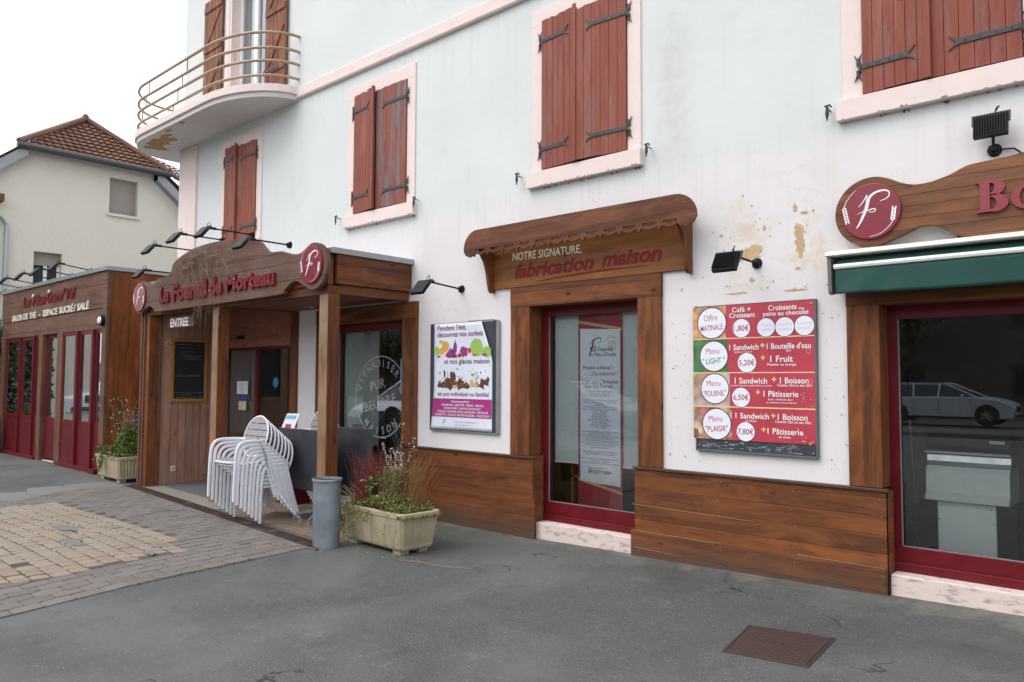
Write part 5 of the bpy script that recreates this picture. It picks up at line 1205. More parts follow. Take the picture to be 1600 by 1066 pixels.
for i in range(7): m.box(-.98 + i * .068, -.965 + i * .068, .70, 1.1, .598, .604)
for i in range(5): m.box(-1.0, -.52, .72 + i * .08, .735 + i * .08, .590, .597)
m.build('grid_lid', M_iron, CR)
B('low_table', M_intf, CR, (-1.04, -.46, .66, 1.14, .02, .298))

# ================================================================ SPOTLIGHTS
def spot(name, label, mount, L_, finned=False, tilt=50, w=.20, h=.17, group='spotlights aimed at the signs', rise=0., mz=True, yaw=0.):
    o = thing(name, label, 'spotlight', mount, group); x, y, z = mount
    m = MB(); m.lathe([(.045, 0), (.045, -.008), (.022, -.012), (.022, -.05), (.012, -.055)], mount, 14, 'y'); m.box(x - .03, x + .03, y - .03, y - .01, z - .035, z + .03); m.build('wall_bracket', M_black, o, bevel=.003)
    hx, hy, hz = x + yaw * L_, y - L_, z + rise
    m = MB(); m.tube([(x, y - .04, z), (hx, hy + .05, hz)], .010, 7); m.box(hx - .018, hx + .018, hy + .02, hy + .12, hz - .012, hz + .016); m.build('arm', M_black, o)
    R_ = Matrix.Translation((hx, hy, hz)) @ Matrix.Rotation(radians(tilt), 4, 'X')
    m = MB(); m.T = R_; m.box(-w / 2, w / 2, -h, 0, -.018, .022)
    if finned:
        for i in range(13): a = -w / 2 + .008 + i * (w - .016) / 12; m.box(a - .002, a + .002, -h + .008, -.006, .022, .042)
    hd = m.build('lamp_head', M_black, o, bevel=.006 if not finned else .002)
    m = MB(); m.T = R_; m.box(-w / 2 - .012, -w / 2 - .002, -.06, .012, -.008, .008); m.box(w / 2 + .002, w / 2 + .012, -.06, .012, -.008, .008); m.box(-w / 2 - .012, w / 2 + .012, .004, .014, -.008, .008); m.build('yoke', M_iron, o)
    m = MB(); m.T = R_; m.box(-w / 2 + .012, w / 2 - .012, -h + .012, -.012, -.0215, -.0195); m.build('lens', plain('lamp_glass', (.25, .26, .27), .1), hd)
    m = MB(); m.tube([(hx + .03, hy - .01, hz + .02), (hx + .05, hy + .0, hz + .055), (hx + .03, hy + .03, hz + .06), (hx + .01, hy + .05, hz + .02)], .004, 5); m.build('cable', M_black, o)
    return o
sp = lambda *a, **k: spot('spotlight', *a, **k)
sp('black spotlight reaching over the left scroll of the porch sign, lowest of the porch lights', (-10.98, -1.02, 3.13), .52, h=.16)
sp('black spotlight at the left shoulder of the porch sign, just above the lowest one', (-10.53, -1.0, 3.42), .60)
sp('black spotlight over the left half of the domed porch sign, before the pink quoin', (-9.72, -1.0, 3.475), .62)
sp('black spotlight over the domed porch sign, in front of the closed red shutters', (-8.95, -1.0, 3.45), .62)
sp('black spotlight at the right shoulder of the porch sign, head against its boards', (-8.07, -1.0, 3.215), .58)
sp('black long-armed spotlight on the plain wall between the porch and sorbet poster', (-6.136, 0, 2.627), .55, h=.19, rise=.035)
sp('finned black floodlight beside the patches of bare plaster above the menu board', (-2.665, 0, 2.572), .42, finned=True, tilt=58, w=.20, h=.17, rise=.03, yaw=-.10)
sp('finned black floodlight standing up from its bracket above the Bo sign', (-.975, 0, 3.175), .10, finned=True, tilt=78, w=.20, h=.155, rise=.215)
for i, x in enumerate((-17.95, -16.98, -15.95, -15.05, -14.1)):
    sp(('black spotlight on the tea room roof edge, farthest left of the row', 'black spotlight on the tea room roof edge, second from the left', 'black spotlight on the tea room roof edge, in the middle of the row', 'black spotlight on the tea room roof edge, second from the right end', 'black spotlight on the tea room roof edge, nearest the corner')[i], (x, -1.12, 3.46), .55, w=.22, h=.17, rise=.06, group='spotlights on the tea room roof edge')
sp_cable = MB(); sp_cable.tube([(-.93, -.02, 3.17), (-.86, -.03, 3.16), (-.82, -.03, 3.12), (-.80, -.04, 3.06)], .006, 6); tag(sp_cable.build('black_cable', M_black), 'short black cable looping from the floodlight bracket to the Bo sign', 'cable')

# ================================================================ CHAIRS, TABLES
def make_chair(label, group):
    c = thing('armchair', label, 'chair', (0, 0, 0), group)
    for sg in (-1, 1):
        m = MB(); X = .28 * sg
        m.tube(smooth_poly([(X, -.25, 0), (X * 1.0, -.245, .25), (X * 1.01, -.235, .47), (X, -.215, .57), (X * .99, -.165, .622), (X * .98, -.08, .634), (X * .95, .04, .632), (X * .86, .115, .628), (X * .72, .145, .624)], 3, False), .019, 8, flat=.8)
        m.build('arm_frame', M_chairw, c, smooth=True, local=True)
        m = MB(); m.tube(smooth_poly([(X * .93, .08, .62), (X * .95, .13, .42), (X * .97, .19, .2), (X, .25, 0)], 3, False), .018, 8, flat=.8); m.build('rear_leg', M_chairw, c, smooth=True, local=True)
    n = 28; seat = [(.235 * (abs(cos(a)) ** .7) * (1 if cos(a) > 0 else -1), -.02 + .225 * (abs(sin(a)) ** .7) * (1 if sin(a) > 0 else -1)) for a in [2 * pi * i / n for i in range(n)]]
    m = MB(); m.prism([(x * 1.06, y * 1.06) for x, y in seat], 'z', .395, .418); rim = m.build('seat_rim', M_chairw, c, bevel=.006, local=True)
    m = MB(); m.prism([(x * 1.01, y * 1.01) for x, y in seat], 'z', .4185, .428); m.build('seat', M_chairs, c, bevel=.003, local=True)
    # oval slatted back, reclined
    R_ = Matrix.Translation((0, .10, .46)) @ Matrix.Rotation(radians(-14), 4, 'X')
    ov = lambda s_: [(.245 * s_ * cos(a), .215 + .235 * s_ * sin(a)) for a in [2 * pi * i / 32 for i in range(32)]]
    m = MB(); m.T = R_; m.tube([(x, .006, z) for x, z in ov(1.0)], .011, 7, closed=True); m.build('back_rim', M_chairw, c, smooth=True, local=True)
    m = MB(); m.T = R_
    for i in range(6):
        za = -.005 + i * .075; zb_ = za + .066
        w1 = .243 * math.sqrt(max(0.02, 1 - min(1, abs((za - .215) / .225)) ** 2)); w2_ = .243 * math.sqrt(max(0.02, 1 - min(1, abs((zb_ - .215) / .225)) ** 2))
        zmid = (za + zb_) / 2; wm = .243 * math.sqrt(max(0.02, 1 - min(1, abs((zmid - .215) / .225)) ** 2))
        m.prism([(-w1, za), (w1, za), (wm, zmid), (w2_, zb_), (-w2_, zb_), (-wm, zmid)], 'y', -.004, .006)
    m.build('backrest', M_chairs, c, local=True)
    m = MB(); m.tube([(-.262, -.19, .39), (-.25, .13, .40)], .012, 6); m.tube([(.262, -.19, .39), (.25, .13, .40)], .012, 6); m.tube([(-.262, -.19, .39), (.262, -.19, .39)], .012, 6); m.build('under_frame', M_chairw, c, local=True)
    return c
ordn = ('bottom', 'second', 'third', 'fourth', 'fifth', 'sixth', 'seventh', 'top')
ch0 = None
for st, (bx, by, rz, gl, n) in enumerate(((-8.07, -1.24, 0, 'stack of white-framed armchairs chained in front of the porch', 8), (-8.20, -.42, 0, 'stack of white-framed armchairs half hidden behind the dark tables', 8))):
    for i in range(n):
        pos = ('top' if i == n - 1 else ordn[i] + (' from the ground' if i else ''))
        lb = 'white armchair with taupe slats, %s in the %s' % (pos, 'chained front stack' if st == 0 else 'stack behind the dark tables')
        loc = (bx + .002 * i, by - .0465 * i * (1 if st == 0 else .55), .0395 * i + (.004 if st == 0 else 0) + (.0 if st == 0 else .06))
        if ch0 is None: ch0 = make_chair(lb, gl); ch0.location = loc
        else: dup(ch0, loc, rz + random.uniform(-.01, .01), lb, gl)
def folded_table(label, x0, x1, y, z0, z1, bx, by, bvis=True, ry=0):
    o = thing('bistro_table', label, 'table', (bx, by, 0), 'folding bistro tables parked in the porch')
    m = MB(); m.box(x0, x1, y - .012, y + .012, z0, z1); m.build('table_top', M_table, o, bevel=.006)
    m = MB(); m.tube([(bx, by, .06), (bx, by, .70)], .024, 10); m.build('column', M_galv, o, smooth=True)
    for a in (200, 290, 20, 110):
        a = radians(a + ry); e = (bx + .33 * cos(a), by + .33 * sin(a)); mid = (bx + .17 * cos(a), by + .17 * sin(a))
        m = MB(); m.tube([(bx, by, .10), (*mid, .085), (*e, .045)], .02, 6, rads=[.026, .022, .018]); m.lathe([(.018, 0), (.018, .03), (0, .03)], (*e, 0), 10); m.build('foot', M_galv, o)
    B('hinge', M_iron, o, (bx - .06, bx + .06, y + .012, by + .03, .62, .70))
folded_table('dark grey table with top tipped upright between the front chair stack and porch post', -8.32, -7.20, -.945, .32, 1.02, -7.50, -.885, ry=12)
folded_table('dark grey table with top tipped upright, right of the porch post behind the planter', -7.66, -6.80, -.72, .28, 1.055, -7.2, -.66, ry=30)
BK = thing('leaflet_stand', 'red stand holding a blue and white leaflet behind the stacked chairs', 'leaflet stand', (-8.78, -.5, 0))
B('stand', M_red, BK, (-8.98, -8.62, -.58, -.30, 0, .93), bevel=.006)
m = MB(); m.add([(-8.90, -.60, .90), (-8.60, -.60, .905), (-8.54, -.53, 1.165), (-8.83, -.53, 1.16)], [(0, 1, 2, 3)]); lf = m.build('leaflet', M_paper, BK)
m = MB(); m.add([(-8.80, -.596 + .004, .935), (-8.68, -.592, .937), (-8.66, -.572, 1.03), (-8.78, -.572, 1.028)], [(0, 1, 2, 3)]); m.v = [(a, b_ - .006, c_) for a, b_, c_ in m.v]; m.build('red_print', M_burg, lf)
m = MB(); m.add([(-8.83, -.552, 1.09), (-8.60, -.552, 1.092), (-8.59, -.538, 1.14), (-8.82, -.538, 1.138)], [(0, 1, 2, 3)]); m.build('blue_print', plain('sky_print', (.15, .38, .62), .4), lf)
# chain and padlock
cp = smooth_poly([(-7.80, -1.54, .955), (-7.765, -1.47, .80), (-7.75, -1.42, .62), (-7.66, -1.40, .42), (-7.50, -1.36, .25), (-7.34, -1.33, .13), (-7.27, -1.30, .09)], 10, False)
CH = thing('security_chain', 'steel chain with brass padlock running from the front chair stack to the table foot', 'chain', (-7.27, -1.3, .04))
m = MB(); d_ = 0; last = None; k_ = 0; S_ = []
acc = 0; step = .030
for a, b_ in zip(cp[:-1], cp[1:]):
    a, b_ = Vector(a), Vector(b_); L_ = (b_ - a).length
    while acc <= L_: S_.append((a + (b_ - a) * (acc / L_), (b_ - a).normalized())); acc += step
    acc -= L_
for i, (p, d) in enumerate(S_):
    u1 = d.orthogonal().normalized() if i % 2 else d.cross(d.orthogonal()).normalized()
    m.tube([tuple(p + d * (.021 * cos(t_)) + u1 * (.011 * sin(t_))) for t_ in [2 * pi * q / 8 for q in range(8)]], .0035, 4, closed=True)
m.build('links', M_steel, CH)
m = MB(); m.box(-7.30, -7.255, -1.315, -1.295, .03, .07); m.build('padlock_body', plain('brass', (.5, .36, .12), .35, metal=.8), CH, bevel=.004); m = MB(); m.tube([(-7.292, -1.305, .07), (-7.288, -1.305, .095), (-7.277, -1.305, .102), (-7.266, -1.305, .095), (-7.262, -1.305, .07)], .004, 5); m.build('shackle', M_steel, CH)
# bin
BI = thing('ashtray_bin', 'tall narrow galvanised steel litter bin in front of the porch post', 'bin', (-6.27, -1.66, 0))
m = MB(); m.lathe([(.0, .002), (.122, .0), (.125, .02), (.130, .62), (.138, .625), (.142, .64), (.138, .652), (.130, .652), (.128, .60), (.10, .58), (.0, .58)], (-6.27, -1.66, 0), 40, sx=1.05, sy=1.0); m.build('body', M_galv, BI, smooth=True)
m = MB(); m.lathe([(.127, .620), (.118, .628), (.0, .626)], (-6.27, -1.66, 0), 30); m.build('ash_tray', M_iron, BI)
m = MB(); rn = random.Random(8)
for i in range(7): m.add([(p[0], p[1], .63 + rn.random() * .012) for p in blob(-6.27 + rn.gauss(0, .02), -1.66 + rn.gauss(0, .02), .05, .035, 0, n=6, j=.5, seed=i)], [tuple(range(6))])
m.build('crumpled_liner', M_black, BI)

# ================================================================ PLANTERS AND PLANTS
def planter(label, cx, cy, rz, L_, Wd, H, z0=0):
    o = thing('stone_planter', label, 'planter', (cx, cy, z0), 'concrete trough planters', rz)
    m = MB(); z1_ = .045; rings = []
    def ring(l, w, z, rib=0., n=22):
        P = []; r_ = .03
        nL = 10
        for i in range(nL): P.append((-l / 2 + r_ + (l - 2 * r_) * i / (nL - 1), -w / 2, z))
        nw = 23
        for i in range(nw): P.append((l / 2 - (rib if i % 2 else 0), -w / 2 + r_ + (w - 2 * r_) * i / (nw - 1), z))
        for i in range(nL): P.append((l / 2 - r_ - (l - 2 * r_) * i / (nL - 1), w / 2, z))
        for i in range(nw): P.append((-l / 2 + (rib if i % 2 else 0), w / 2 - r_ - (w - 2 * r_) * i / (nw - 1), z))
        return P
    R_ = [ring(L_ - .12, Wd - .10, z1_), ring(L_ - .10, Wd - .08, z1_ + .02, .0), ring(L_ - .095, Wd - .075, z1_ + .04, .016), ring(L_ - .03, Wd - .02, H - .055, .016), ring(L_ - .0, Wd, H - .045), ring(L_, Wd, H - .008), ring(L_ - .02, Wd - .02, H), ring(L_ - .06, Wd - .06, H - .002), ring(L_ - .075, Wd - .075, H - .05), ring(L_ - .08, Wd - .08, H - .06)]
    N = len(R_[0])
    for q in R_: m.v += q
    for j in range(len(R_) - 1):
        for i in range(N): m.f.append((j * N + i, j * N + (i + 1) % N, (j + 1) * N + (i + 1) % N, (j + 1) * N + i)); m.m.append(0)
    m.f.append(tuple(range(N))[::-1]); m.m.append(0)
    m.build('trough', M_trough, o, local=True)
    m = MB(); m.box(-L_ / 2 + .05, L_ / 2 - .05, -Wd / 2 + .05, Wd / 2 - .05, H - .09, H - .045); m.build('soil', M_soil, o, local=True)
    for sx_ in (-1, 1):
        for sy_ in (-1, 1):
            m = MB(); a, b_ = sx_ * (L_ / 2 - .17), sy_ * (Wd / 2 - .12); m.box(a - .06, a + .06, b_ - .05, b_ + .05, -.01, z1_ + .005); m.build('foot', M_trough, o, bevel=.006, local=True)
    return o
planter('beige ribbed concrete trough planter in front of the porch, right of the steel bin', -5.875, -1.23, -.055, 1.06, .46, .385)
planter('beige ribbed concrete trough planter between the tea room corner and the porch', -12.66, -1.02, -.03, 1.02, .62, .39, .02)
planter('beige concrete trough planter at the far left end of the tea room', -19.05, -1.60, 0, 1.0, .50, .40, .05)
def leaf_quad(m, p, s_, rn, up=.5):
    a = rn.uniform(0, 6.28); t_ = rn.uniform(-.6, .9); d = Vector((cos(a) * cos(t_), sin(a) * cos(t_), sin(t_))); n = Vector((rn.gauss(0, 1), rn.gauss(0, 1), rn.gauss(0, 1) + up)).normalized(); w = d.cross(n)
    if w.length < 1e-3: return
    w = w.normalized() * s_ * .36; p = Vector(p); q = p + d * s_
    m.add([p, p + d * s_ * .5 + w, q, p + d * s_ * .5 - w], [(0, 1, 2, 3)])
def to_world(cx, cy, rz, x, y): return (cx + x * cos(rz) - y * sin(rz), cy + x * sin(rz) + y * cos(rz))
rn = random.Random(77)
def creeping(name, label, cx, cy, rz, x0, x1, y0, y1, z0, hfun, n, size, mat, trail=(), mat2=None):
    o = thing(name, label, 'plant', (cx, cy, z0)); m = MB(); m2 = MB()
    for i in range(n):
        x = rn.uniform(x0, x1); y = rn.uniform(y0, y1); h = hfun(x, y)
        if h <= 0: continue
        z = z0 + h * rn.random() ** .45; X_, Y_ = to_world(cx, cy, rz, x, y); leaf_quad(m if rn.random() < .72 else m2, (X_, Y_, z), size * rn.uniform(.6, 1.3), rn)
    for (xs_, ys_, Ln, nn) in trail:
        X_, Y_ = to_world(cx, cy, rz, xs_, ys_); z = z0 + .02; P = [(X_, Y_ + .06, z)]
        for k_ in range(int(Ln / .03)):
            X_ += rn.gauss(0, .010); Y_ = Y_ + (-.010 if k_ < 3 else .002); z -= .03 * (0 if k_ < 1 else 1); P.append((X_, Y_, max(.01, z)))
            for q in range(nn): leaf_quad(m, (X_ + rn.gauss(0, .018), Y_ - rn.random() * .015, max(.01, z) + rn.gauss(0, .015)), size * rn.uniform(.6, 1.2), rn)
        m2.tube(P, .002, 3)
    m.build('leaves', mat, o); m2.build('brown_growth', mat2 or M_leafr, o); return o
PX, PY, PR, PZ = -5.875, -1.23, -.055, .34
creeping('ground_cover_plant', 'low yellow-green creeping plant spilling over the rim of the planter by the bin', PX, PY, PR, -.50, .56, -.24, .24, PZ, lambda x, y: .045 + .10 * max(0, 1 - abs(x - .10) / .45) + .07 * max(0, sin(x * 6 + 1)) * (1 if y > -.1 else .5) - (.04 if x > .45 else 0), 6000, .022, M_leafy,
         trail=[(-.42, -.245, .30, 3), (-.36, -.25, .34, 5), (-.30, -.25, .30, 6), (-.24, -.25, .26, 5), (-.18, -.25, .34, 3), (-.06, -.25, .10, 9), (.0, -.25, .12, 10), (.05, -.25, .10, 9), (.33, -.25, .3, 1), (.14, -.25, .34, 0), (.50, -.25, .36, 1), (-.12, -.25, .12, 6)], mat2=M_leafr)
# long runner lying on the asphalt
m = MB(); m.tube(smooth_poly([(-5.5, -1.50, .012), (-5.3, -1.56, .012), (-5.1, -1.50, .014), (-4.85, -1.47, .012), (-4.6, -1.36, .016)], 6, False), .003, 4)
for i in range(40): leaf_quad(m, (rn.uniform(-6.2, -5.0), rn.uniform(-1.62, -1.48), .012), .022, rn)
tag(m.build('fallen_vine', M_straw), 'dry vine and fallen leaves lying on the asphalt in front of the planter', 'vine')
def stems(m, cx, cy, rz, x0, x1, y0, y1, z0, n, hmin, hmax, lean, r_=.0018, head=None, mh_=None):
    for i in range(n):
        x = rn.uniform(x0, x1); y = rn.uniform(y0, y1); X_, Y_ = to_world(cx, cy, rz, x, y); h = rn.uniform(hmin, hmax); lx = rn.gauss(lean, .16) * h; ly = rn.gauss(-.02, .10) * h
        P = [(X_ + lx * t_ ** 1.6, Y_ + ly * t_ ** 1.6, z0 + h * t_) for t_ in (0, .35, .7, 1)]; m.tube(P, r_, 3, rads=[r_ * 1.3, r_, r_ * .8, r_ * .4])
        if head: head(mh_, P, rn)
def bits(mat_n, s_, k_=1.0):
    def f(m, P, rn):
        for q in range(mat_n):
            t_ = 1 - k_ * rn.random(); a = Vector(P[0]).lerp(Vector(P[-1]), t_); b_ = Vector(P[2]).lerp(Vector(P[3]), min(1, max(0, (t_ - .7) / .3))) if t_ > .7 else Vector(P[1]).lerp(Vector(P[2]), max(0, (t_ - .35) / .35)) if t_ > .35 else Vector(P[0]).lerp(Vector(P[1]), t_ / .35)
            leaf_quad(m, b_ + Vector((rn.gauss(0, .006), rn.gauss(0, .006), 0)), s_ * rn.uniform(.6, 1.3), rn)
    return f
o = thing('red_stem_plant', 'thicket of thin dark red stems at the left end of the planter by the bin', 'plant', (PX - .28, PY, PZ)); m = MB(); m2 = MB()
stems(m, PX, PY, PR, -.44, -.12, -.12, .2, PZ, 260, .24, .56, -.03, r_=.0022, head=bits(10, .013, .85), mh_=m2); m.build('stems', M_redst, o); m2.build('seed_heads', M_redst, o)
o = thing('broom_plant', 'olive green bushy plant in the middle of the planter by the bin', 'plant', (PX, PY, PZ)); m = MB(); m2 = MB()
stems(m, PX, PY, PR, -.10, .16, -.06, .18, PZ, 260, .26, .45, .0, head=bits(18, .017, .85), mh_=m2); m.build('stems', M_straw, o); m2.build('leaves', leafmat('olive_leaves', (.09, .10, .02), (.17, .18, .05)), o)
o = thing('russet_stalk_plant', 'loose spray of russet stalks leaning right at the back of the planter by the bin', 'plant', (PX + .2, PY, PZ)); m = MB(); m2 = MB()
stems(m, PX, PY, PR, .0, .34, 0, .2, PZ, 130, .28, .60, .24, r_=.0018, head=bits(4, .010, .5), mh_=m2); m.build('stems', leafmat('russet_stems', (.28, .10, .04), (.2, .12, .06)), o); m2.build('leaves', M_leafr, o)
o = thing('flower_spike_plant', 'tall pale flower spikes standing above the planter by the bin', 'plant', (PX, PY + .1, PZ)); m = MB(); m2 = MB()
stems(m, PX, PY, PR, -.14, .16, -.05, .2, PZ, 11, .50, .74, .02, r_=.0016, head=bits(46, .011, .36), mh_=m2)
stems(m, PX, PY, PR, -.3, .4, 0, .2, PZ, 10, .60, .86, .05, r_=.0010, head=bits(2, .016, .03), mh_=m2); m.build('stems', M_straw, o); m2.build('flower_heads', M_flow, o)
o = thing('broadleaf_weed', 'bright green broad-leaved weed in the left half of the planter by the bin', 'plant', (PX - .16, PY - .1, PZ)); m = MB()
for i in range(60): leaf_quad(m, (PX - .14 + rn.gauss(0, .035), PY - .1 + rn.gauss(0, .03), PZ + rn.uniform(.02, .30)), .045, rn)
m.build('leaves', leafmat('bright_leaves', (.04, .16, .03), (.08, .24, .05)), o); m = MB(); stems(m, PX, PY, PR, -.2, -.1, -.12, -.05, PZ, 6, .2, .32, 0); m.build('stems', M_leaf, o)
o = thing('grass_tuft', 'arching straw-coloured grass tuft at the left rim of the planter by the bin', 'plant', (PX - .42, PY, PZ)); m = MB()
for i in range(34):
    X_, Y_ = to_world(PX, PY, PR, rn.uniform(-.46, -.34), rn.uniform(-.15, .1)); a = rn.gauss(3.3, .5); h = rn.uniform(.12, .28); P = [(X_ + cos(a) * h * .9 * t_ ** 1.5, Y_ + sin(a) * h * .5 * t_ ** 1.5, PZ + h * (t_ - .35 * t_ * t_) * 1.2) for t_ in (0, .3, .6, 1)]; m.tube(P, .002, 3)
m.build('blades', leafmat('pale_grass', (.20, .20, .06), (.28, .22, .10)), o)
# second planter
QX, QY, QR, QZ = -12.66, -1.02, -.03, .36
creeping('ground_cover_plant', 'low green creeping plant filling the planter between tea room and porch', QX, QY, QR, -.5, .5, -.33, .30, QZ, lambda x, y: .08 + .12 * max(0, 1 - abs(x + .25) / .4), 2600, .035, M_leaf, trail=[(-.05, -.33, .2, 9), (-.12, -.33, .24, 9), (.02, -.33, .16, 8), (-.4, -.33, .12, 3)])
o = thing('leafy_bush', 'rounded bright green bush in the planter between tea room and porch', 'plant', (QX + .15, QY, QZ)); m = MB(); m2 = MB()
for i in range(3400):
    a = rn.uniform(0, 6.28); r_ = rn.random() ** .5; zz = rn.random(); w = math.sqrt(max(0, 1 - (zz * 1.05 - .15) ** 2 * .85)); leaf_quad(m, (QX + .16 + .30 * r_ * w * cos(a) * (1 + .2 * sin(a * 3)), QY + .24 * r_ * w * sin(a), QZ + .04 + .46 * zz * (1 - .25 * r_ * r_)), .034 * rn.uniform(.6, 1.3), rn)
stems(m2, QX, QY, QR, 0, .3, -.1, .1, QZ, 24, .2, .42, 0, r_=.003); m.build('leaves', M_leaf, o); m2.build('stems', M_bark, o)
o = thing('dry_grass_plant', 'tall dry grass with white seed heads in the planter between tea room and porch', 'plant', (QX - .2, QY, QZ)); m = MB(); m2 = MB()
stems(m, QX, QY, QR, -.34, .02, -.1, .15, QZ, 75, .35, .95, -.02, r_=.0025, head=bits(2, .022, .06), mh_=m2); m.build('stems', leafmat('dry_grass', (.22, .17, .06), (.14, .15, .04)), o); m2.build('seed_heads', M_flow, o)
o = thing('lavender_plant', 'faded lavender spikes rising at the back of the planter between tea room and porch', 'plant', (QX + .2, QY + .1, QZ)); m = MB(); m2 = MB()
stems(m, QX, QY, QR, -.05, .42, 0, .2, QZ, 18, .48, .78, .0, r_=.002, head=bits(26, .022, .28), mh_=m2); m.build('stems', M_leaf, o); m2.build('flower_heads', M_lav, o)
creeping('leafy_bush', 'small green bush in the planter at the far left end of the tea room', -19.05, -1.60, 0, -.48, .48, -.24, .24, .40, lambda x, y: .12 + .45 * max(0, 1 - ((x - .22) / .3) ** 2), 2200, .05, M_leaf)
# hedge at the far left
o = thing('hedge', 'dark green hedge at the far left beyond the tea room', 'hedge', (-20.6, -1.4, 0)); m = MB()
for i in range(24000): leaf_quad(m, (rn.uniform(-21.6, -19.75), rn.uniform(-2.2, -.4), 2.75 * rn.random() + rn.gauss(0, .08)), .12, rn)
m.build('foliage', M_fol, o); m = MB(); m.tube([(-20.6, -1.2, 0), (-20.6, -1.2, 2.3)], .05, 6); m.tube([(-20.3, -1.8, 0), (-20.35, -1.7, 2.0)], .04, 6); m.build('trunk', M_bark, o)

# ================================================================ NEIGHBOURING HOUSE
HO = thing('neighbour_house', 'cream rendered house with half-hipped roof of red-brown tiles behind the tea room', 'house', (-20, 1.15, 0))
def house_mat():
    k = NB('cream_roughcast'); n = k.noise(30, k.map(scale=(1, 1, .35)), 4, .7); b_ = k.noise(.6, detail=3)
    col = k.mix(k.mr(n, .3, .7), (.70, .66, .56), (.62, .585, .495)); col = k.mix(k.mr(b_, .4, .7, 0, .4), col, (.72, .68, .585)); k.bump(n, .012); return k.fin(col, .9, spec=.2)
M_house = house_mat(); HX = -20.0
hw = [(1.253, 1.93, 5.72, 6.62), (-.354, .24, 3.4, 4.555), (1.20, 1.93, 3.1, 4.16)]
gy0, gy1 = -3.4, 5.7
def gab(y):
    if y < -.55: return 6.95 - (-.55 - y) * .85
    if y > 2.30: return 6.95 - (y - 2.30) * .85
    return 6.95
ys = sorted({gy0, -.55, 2.30, gy1, *[h[0] for h in hw], *[h[1] for h in hw]}); m = MB()
for a, b_ in zip(ys[:-1], ys[1:]):
    segs = sorted([h for h in hw if h[0] <= a + 1e-6 and h[1] >= b_ - 1e-6], key=lambda h: h[2]); z = 0.
    for h in segs: m.quad((HX, a, z), (HX, b_, z), (HX, b_, h[2]), (HX, a, h[2])); z = h[3]
    m.add([(HX, a, z), (HX, b_, z), (HX, b_, gab(b_)), (HX, a, gab(a))], [(0, 1, 2, 3)])
for h in hw:
    a, b_, c_, d_ = h; D_ = .22
    m.quad((HX, a, c_), (HX - D_, a, c_), (HX - D_, a, d_), (HX, a, d_)); m.quad((HX - D_, b_, c_), (HX, b_, c_), (HX, b_, d_), (HX - D_, b_, d_)); m.quad((HX, a, d_), (HX - D_, a, d_), (HX - D_, b_, d_), (HX, b_, d_)); m.quad((HX - D_, a, c_), (HX, a, c_), (HX, b_, c_), (HX - D_, b_, c_))
m.quad((HX - 9, gy0, 0), (HX, gy0, 0), (HX, gy0, gab(gy0)), (HX - 9, gy0, gab(gy0))); m.quad((HX, gy1, 0), (HX - 9, gy1, 0), (HX - 9, gy1, gab(gy1)), (HX, gy1, gab(gy1)))
m.build('wall', M_house, HO)
M_rs = plain('beige_roller_shutter', (.34, .295, .26), .5, var=.06)
for i, (a, b_, c_, d_) in enumerate(hw):
    f = B('window', M_white, HO, (HX - .22, HX - .18, a, a + .05, c_, d_), (HX - .22, HX - .18, b_ - .05, b_, c_, d_), (HX - .22, HX - .18, (a + b_) / 2 - .04, (a + b_) / 2 + .04, c_, d_), (HX - .22, HX - .18, a, b_, c_, c_ + .06), bevel=.004)
    m = MB(); m.quad((HX - .20, a, c_), (HX - .20, b_, c_), (HX - .20, b_, d_), (HX - .20, a, d_)); m.build('pane', plain('dark_window_glass', (.02, .022, .025), .08), f)
    lo = c_ if i == 0 else (d_ - .32 if i == 1 else c_ + .1)
    m = MB(); n = int((d_ - lo) / .05)
    for j in range(n): z = d_ - (j + 1) * .05; m.prism([(HX - .172, z + .002), (HX - .160, z + .012), (HX - .160, z + .040), (HX - .172, z + .048)], 'y', a + .01, b_ - .01) if False else m.box(HX - .172, HX - .160, a + .01, b_ - .01, z + .001, z + .0485)
    m.build('roller_shutter', M_rs, f)
    B('sill', M_house, f, (HX - .2, HX + .05, a - .06, b_ + .06, c_ - .07, c_), bevel=.004)
def tiles(name, P00, P10, P01, P11, rows, cols, mat):
    """P00-P10 eave, P01-P11 top; wavy courses with a small step"""
    m = MB(); P00, P10, P01, P11 = map(Vector, (P00, P10, P01, P11)); n = (P10 - P00).cross(P01 - P00).normalized()
    if n.z < 0: n = -n
    L0 = (P10 - P00).length
    for j in range(rows):
        t0, t1 = j / rows, (j + 1.12) / rows; t1 = min(t1, 1.0); vs = []
        for t_, hh in ((t0, .055), (t1, .005)):
            A = P00.lerp(P01, t_); B_ = P10.lerp(P11, t_); nn = cols * 4
            for i in range(nn + 1):
                s_ = i / nn; p = A.lerp(B_, s_); ph_ = (p - P00).dot((P10 - P00).normalized()) / L0 * cols * 2 * pi
                vs.append(p + n * (hh + .014 * sin(ph_)))
        nn = cols * 4 + 1; k0 = len(vs)
        for i in range(nn): vs.append(vs[i] - n * .03)
        m.add(vs, [(i, i + 1, nn + i + 1, nn + i) for i in range(nn - 1)] + [(k0 + i, k0 + i + 1, i + 1, i) for i in range(nn - 1)])
    return m.build(name, mat, HO, smooth=False)
def tile_mat():
    k = NB('mossy_clay_tiles'); n = k.noise(5, detail=6, rough=.7); g = k.n('NewGeometry').outputs['Random Per Island']; b_ = k.noise(1.2, detail=4)
    col = k.mix(k.mr(n, .3, .7), (.165, .070, .042), (.095, .048, .034)); col = k.mix(k.mr(b_, .4, .65, 0, .6), col, (.20, .10, .05)); col = k.mix(k.mr(k.noise(18, detail=5), .58, .7, 0, .7), col, (.06, .05, .04)); return k.fin(col, .85)
M_tile = tile_mat()
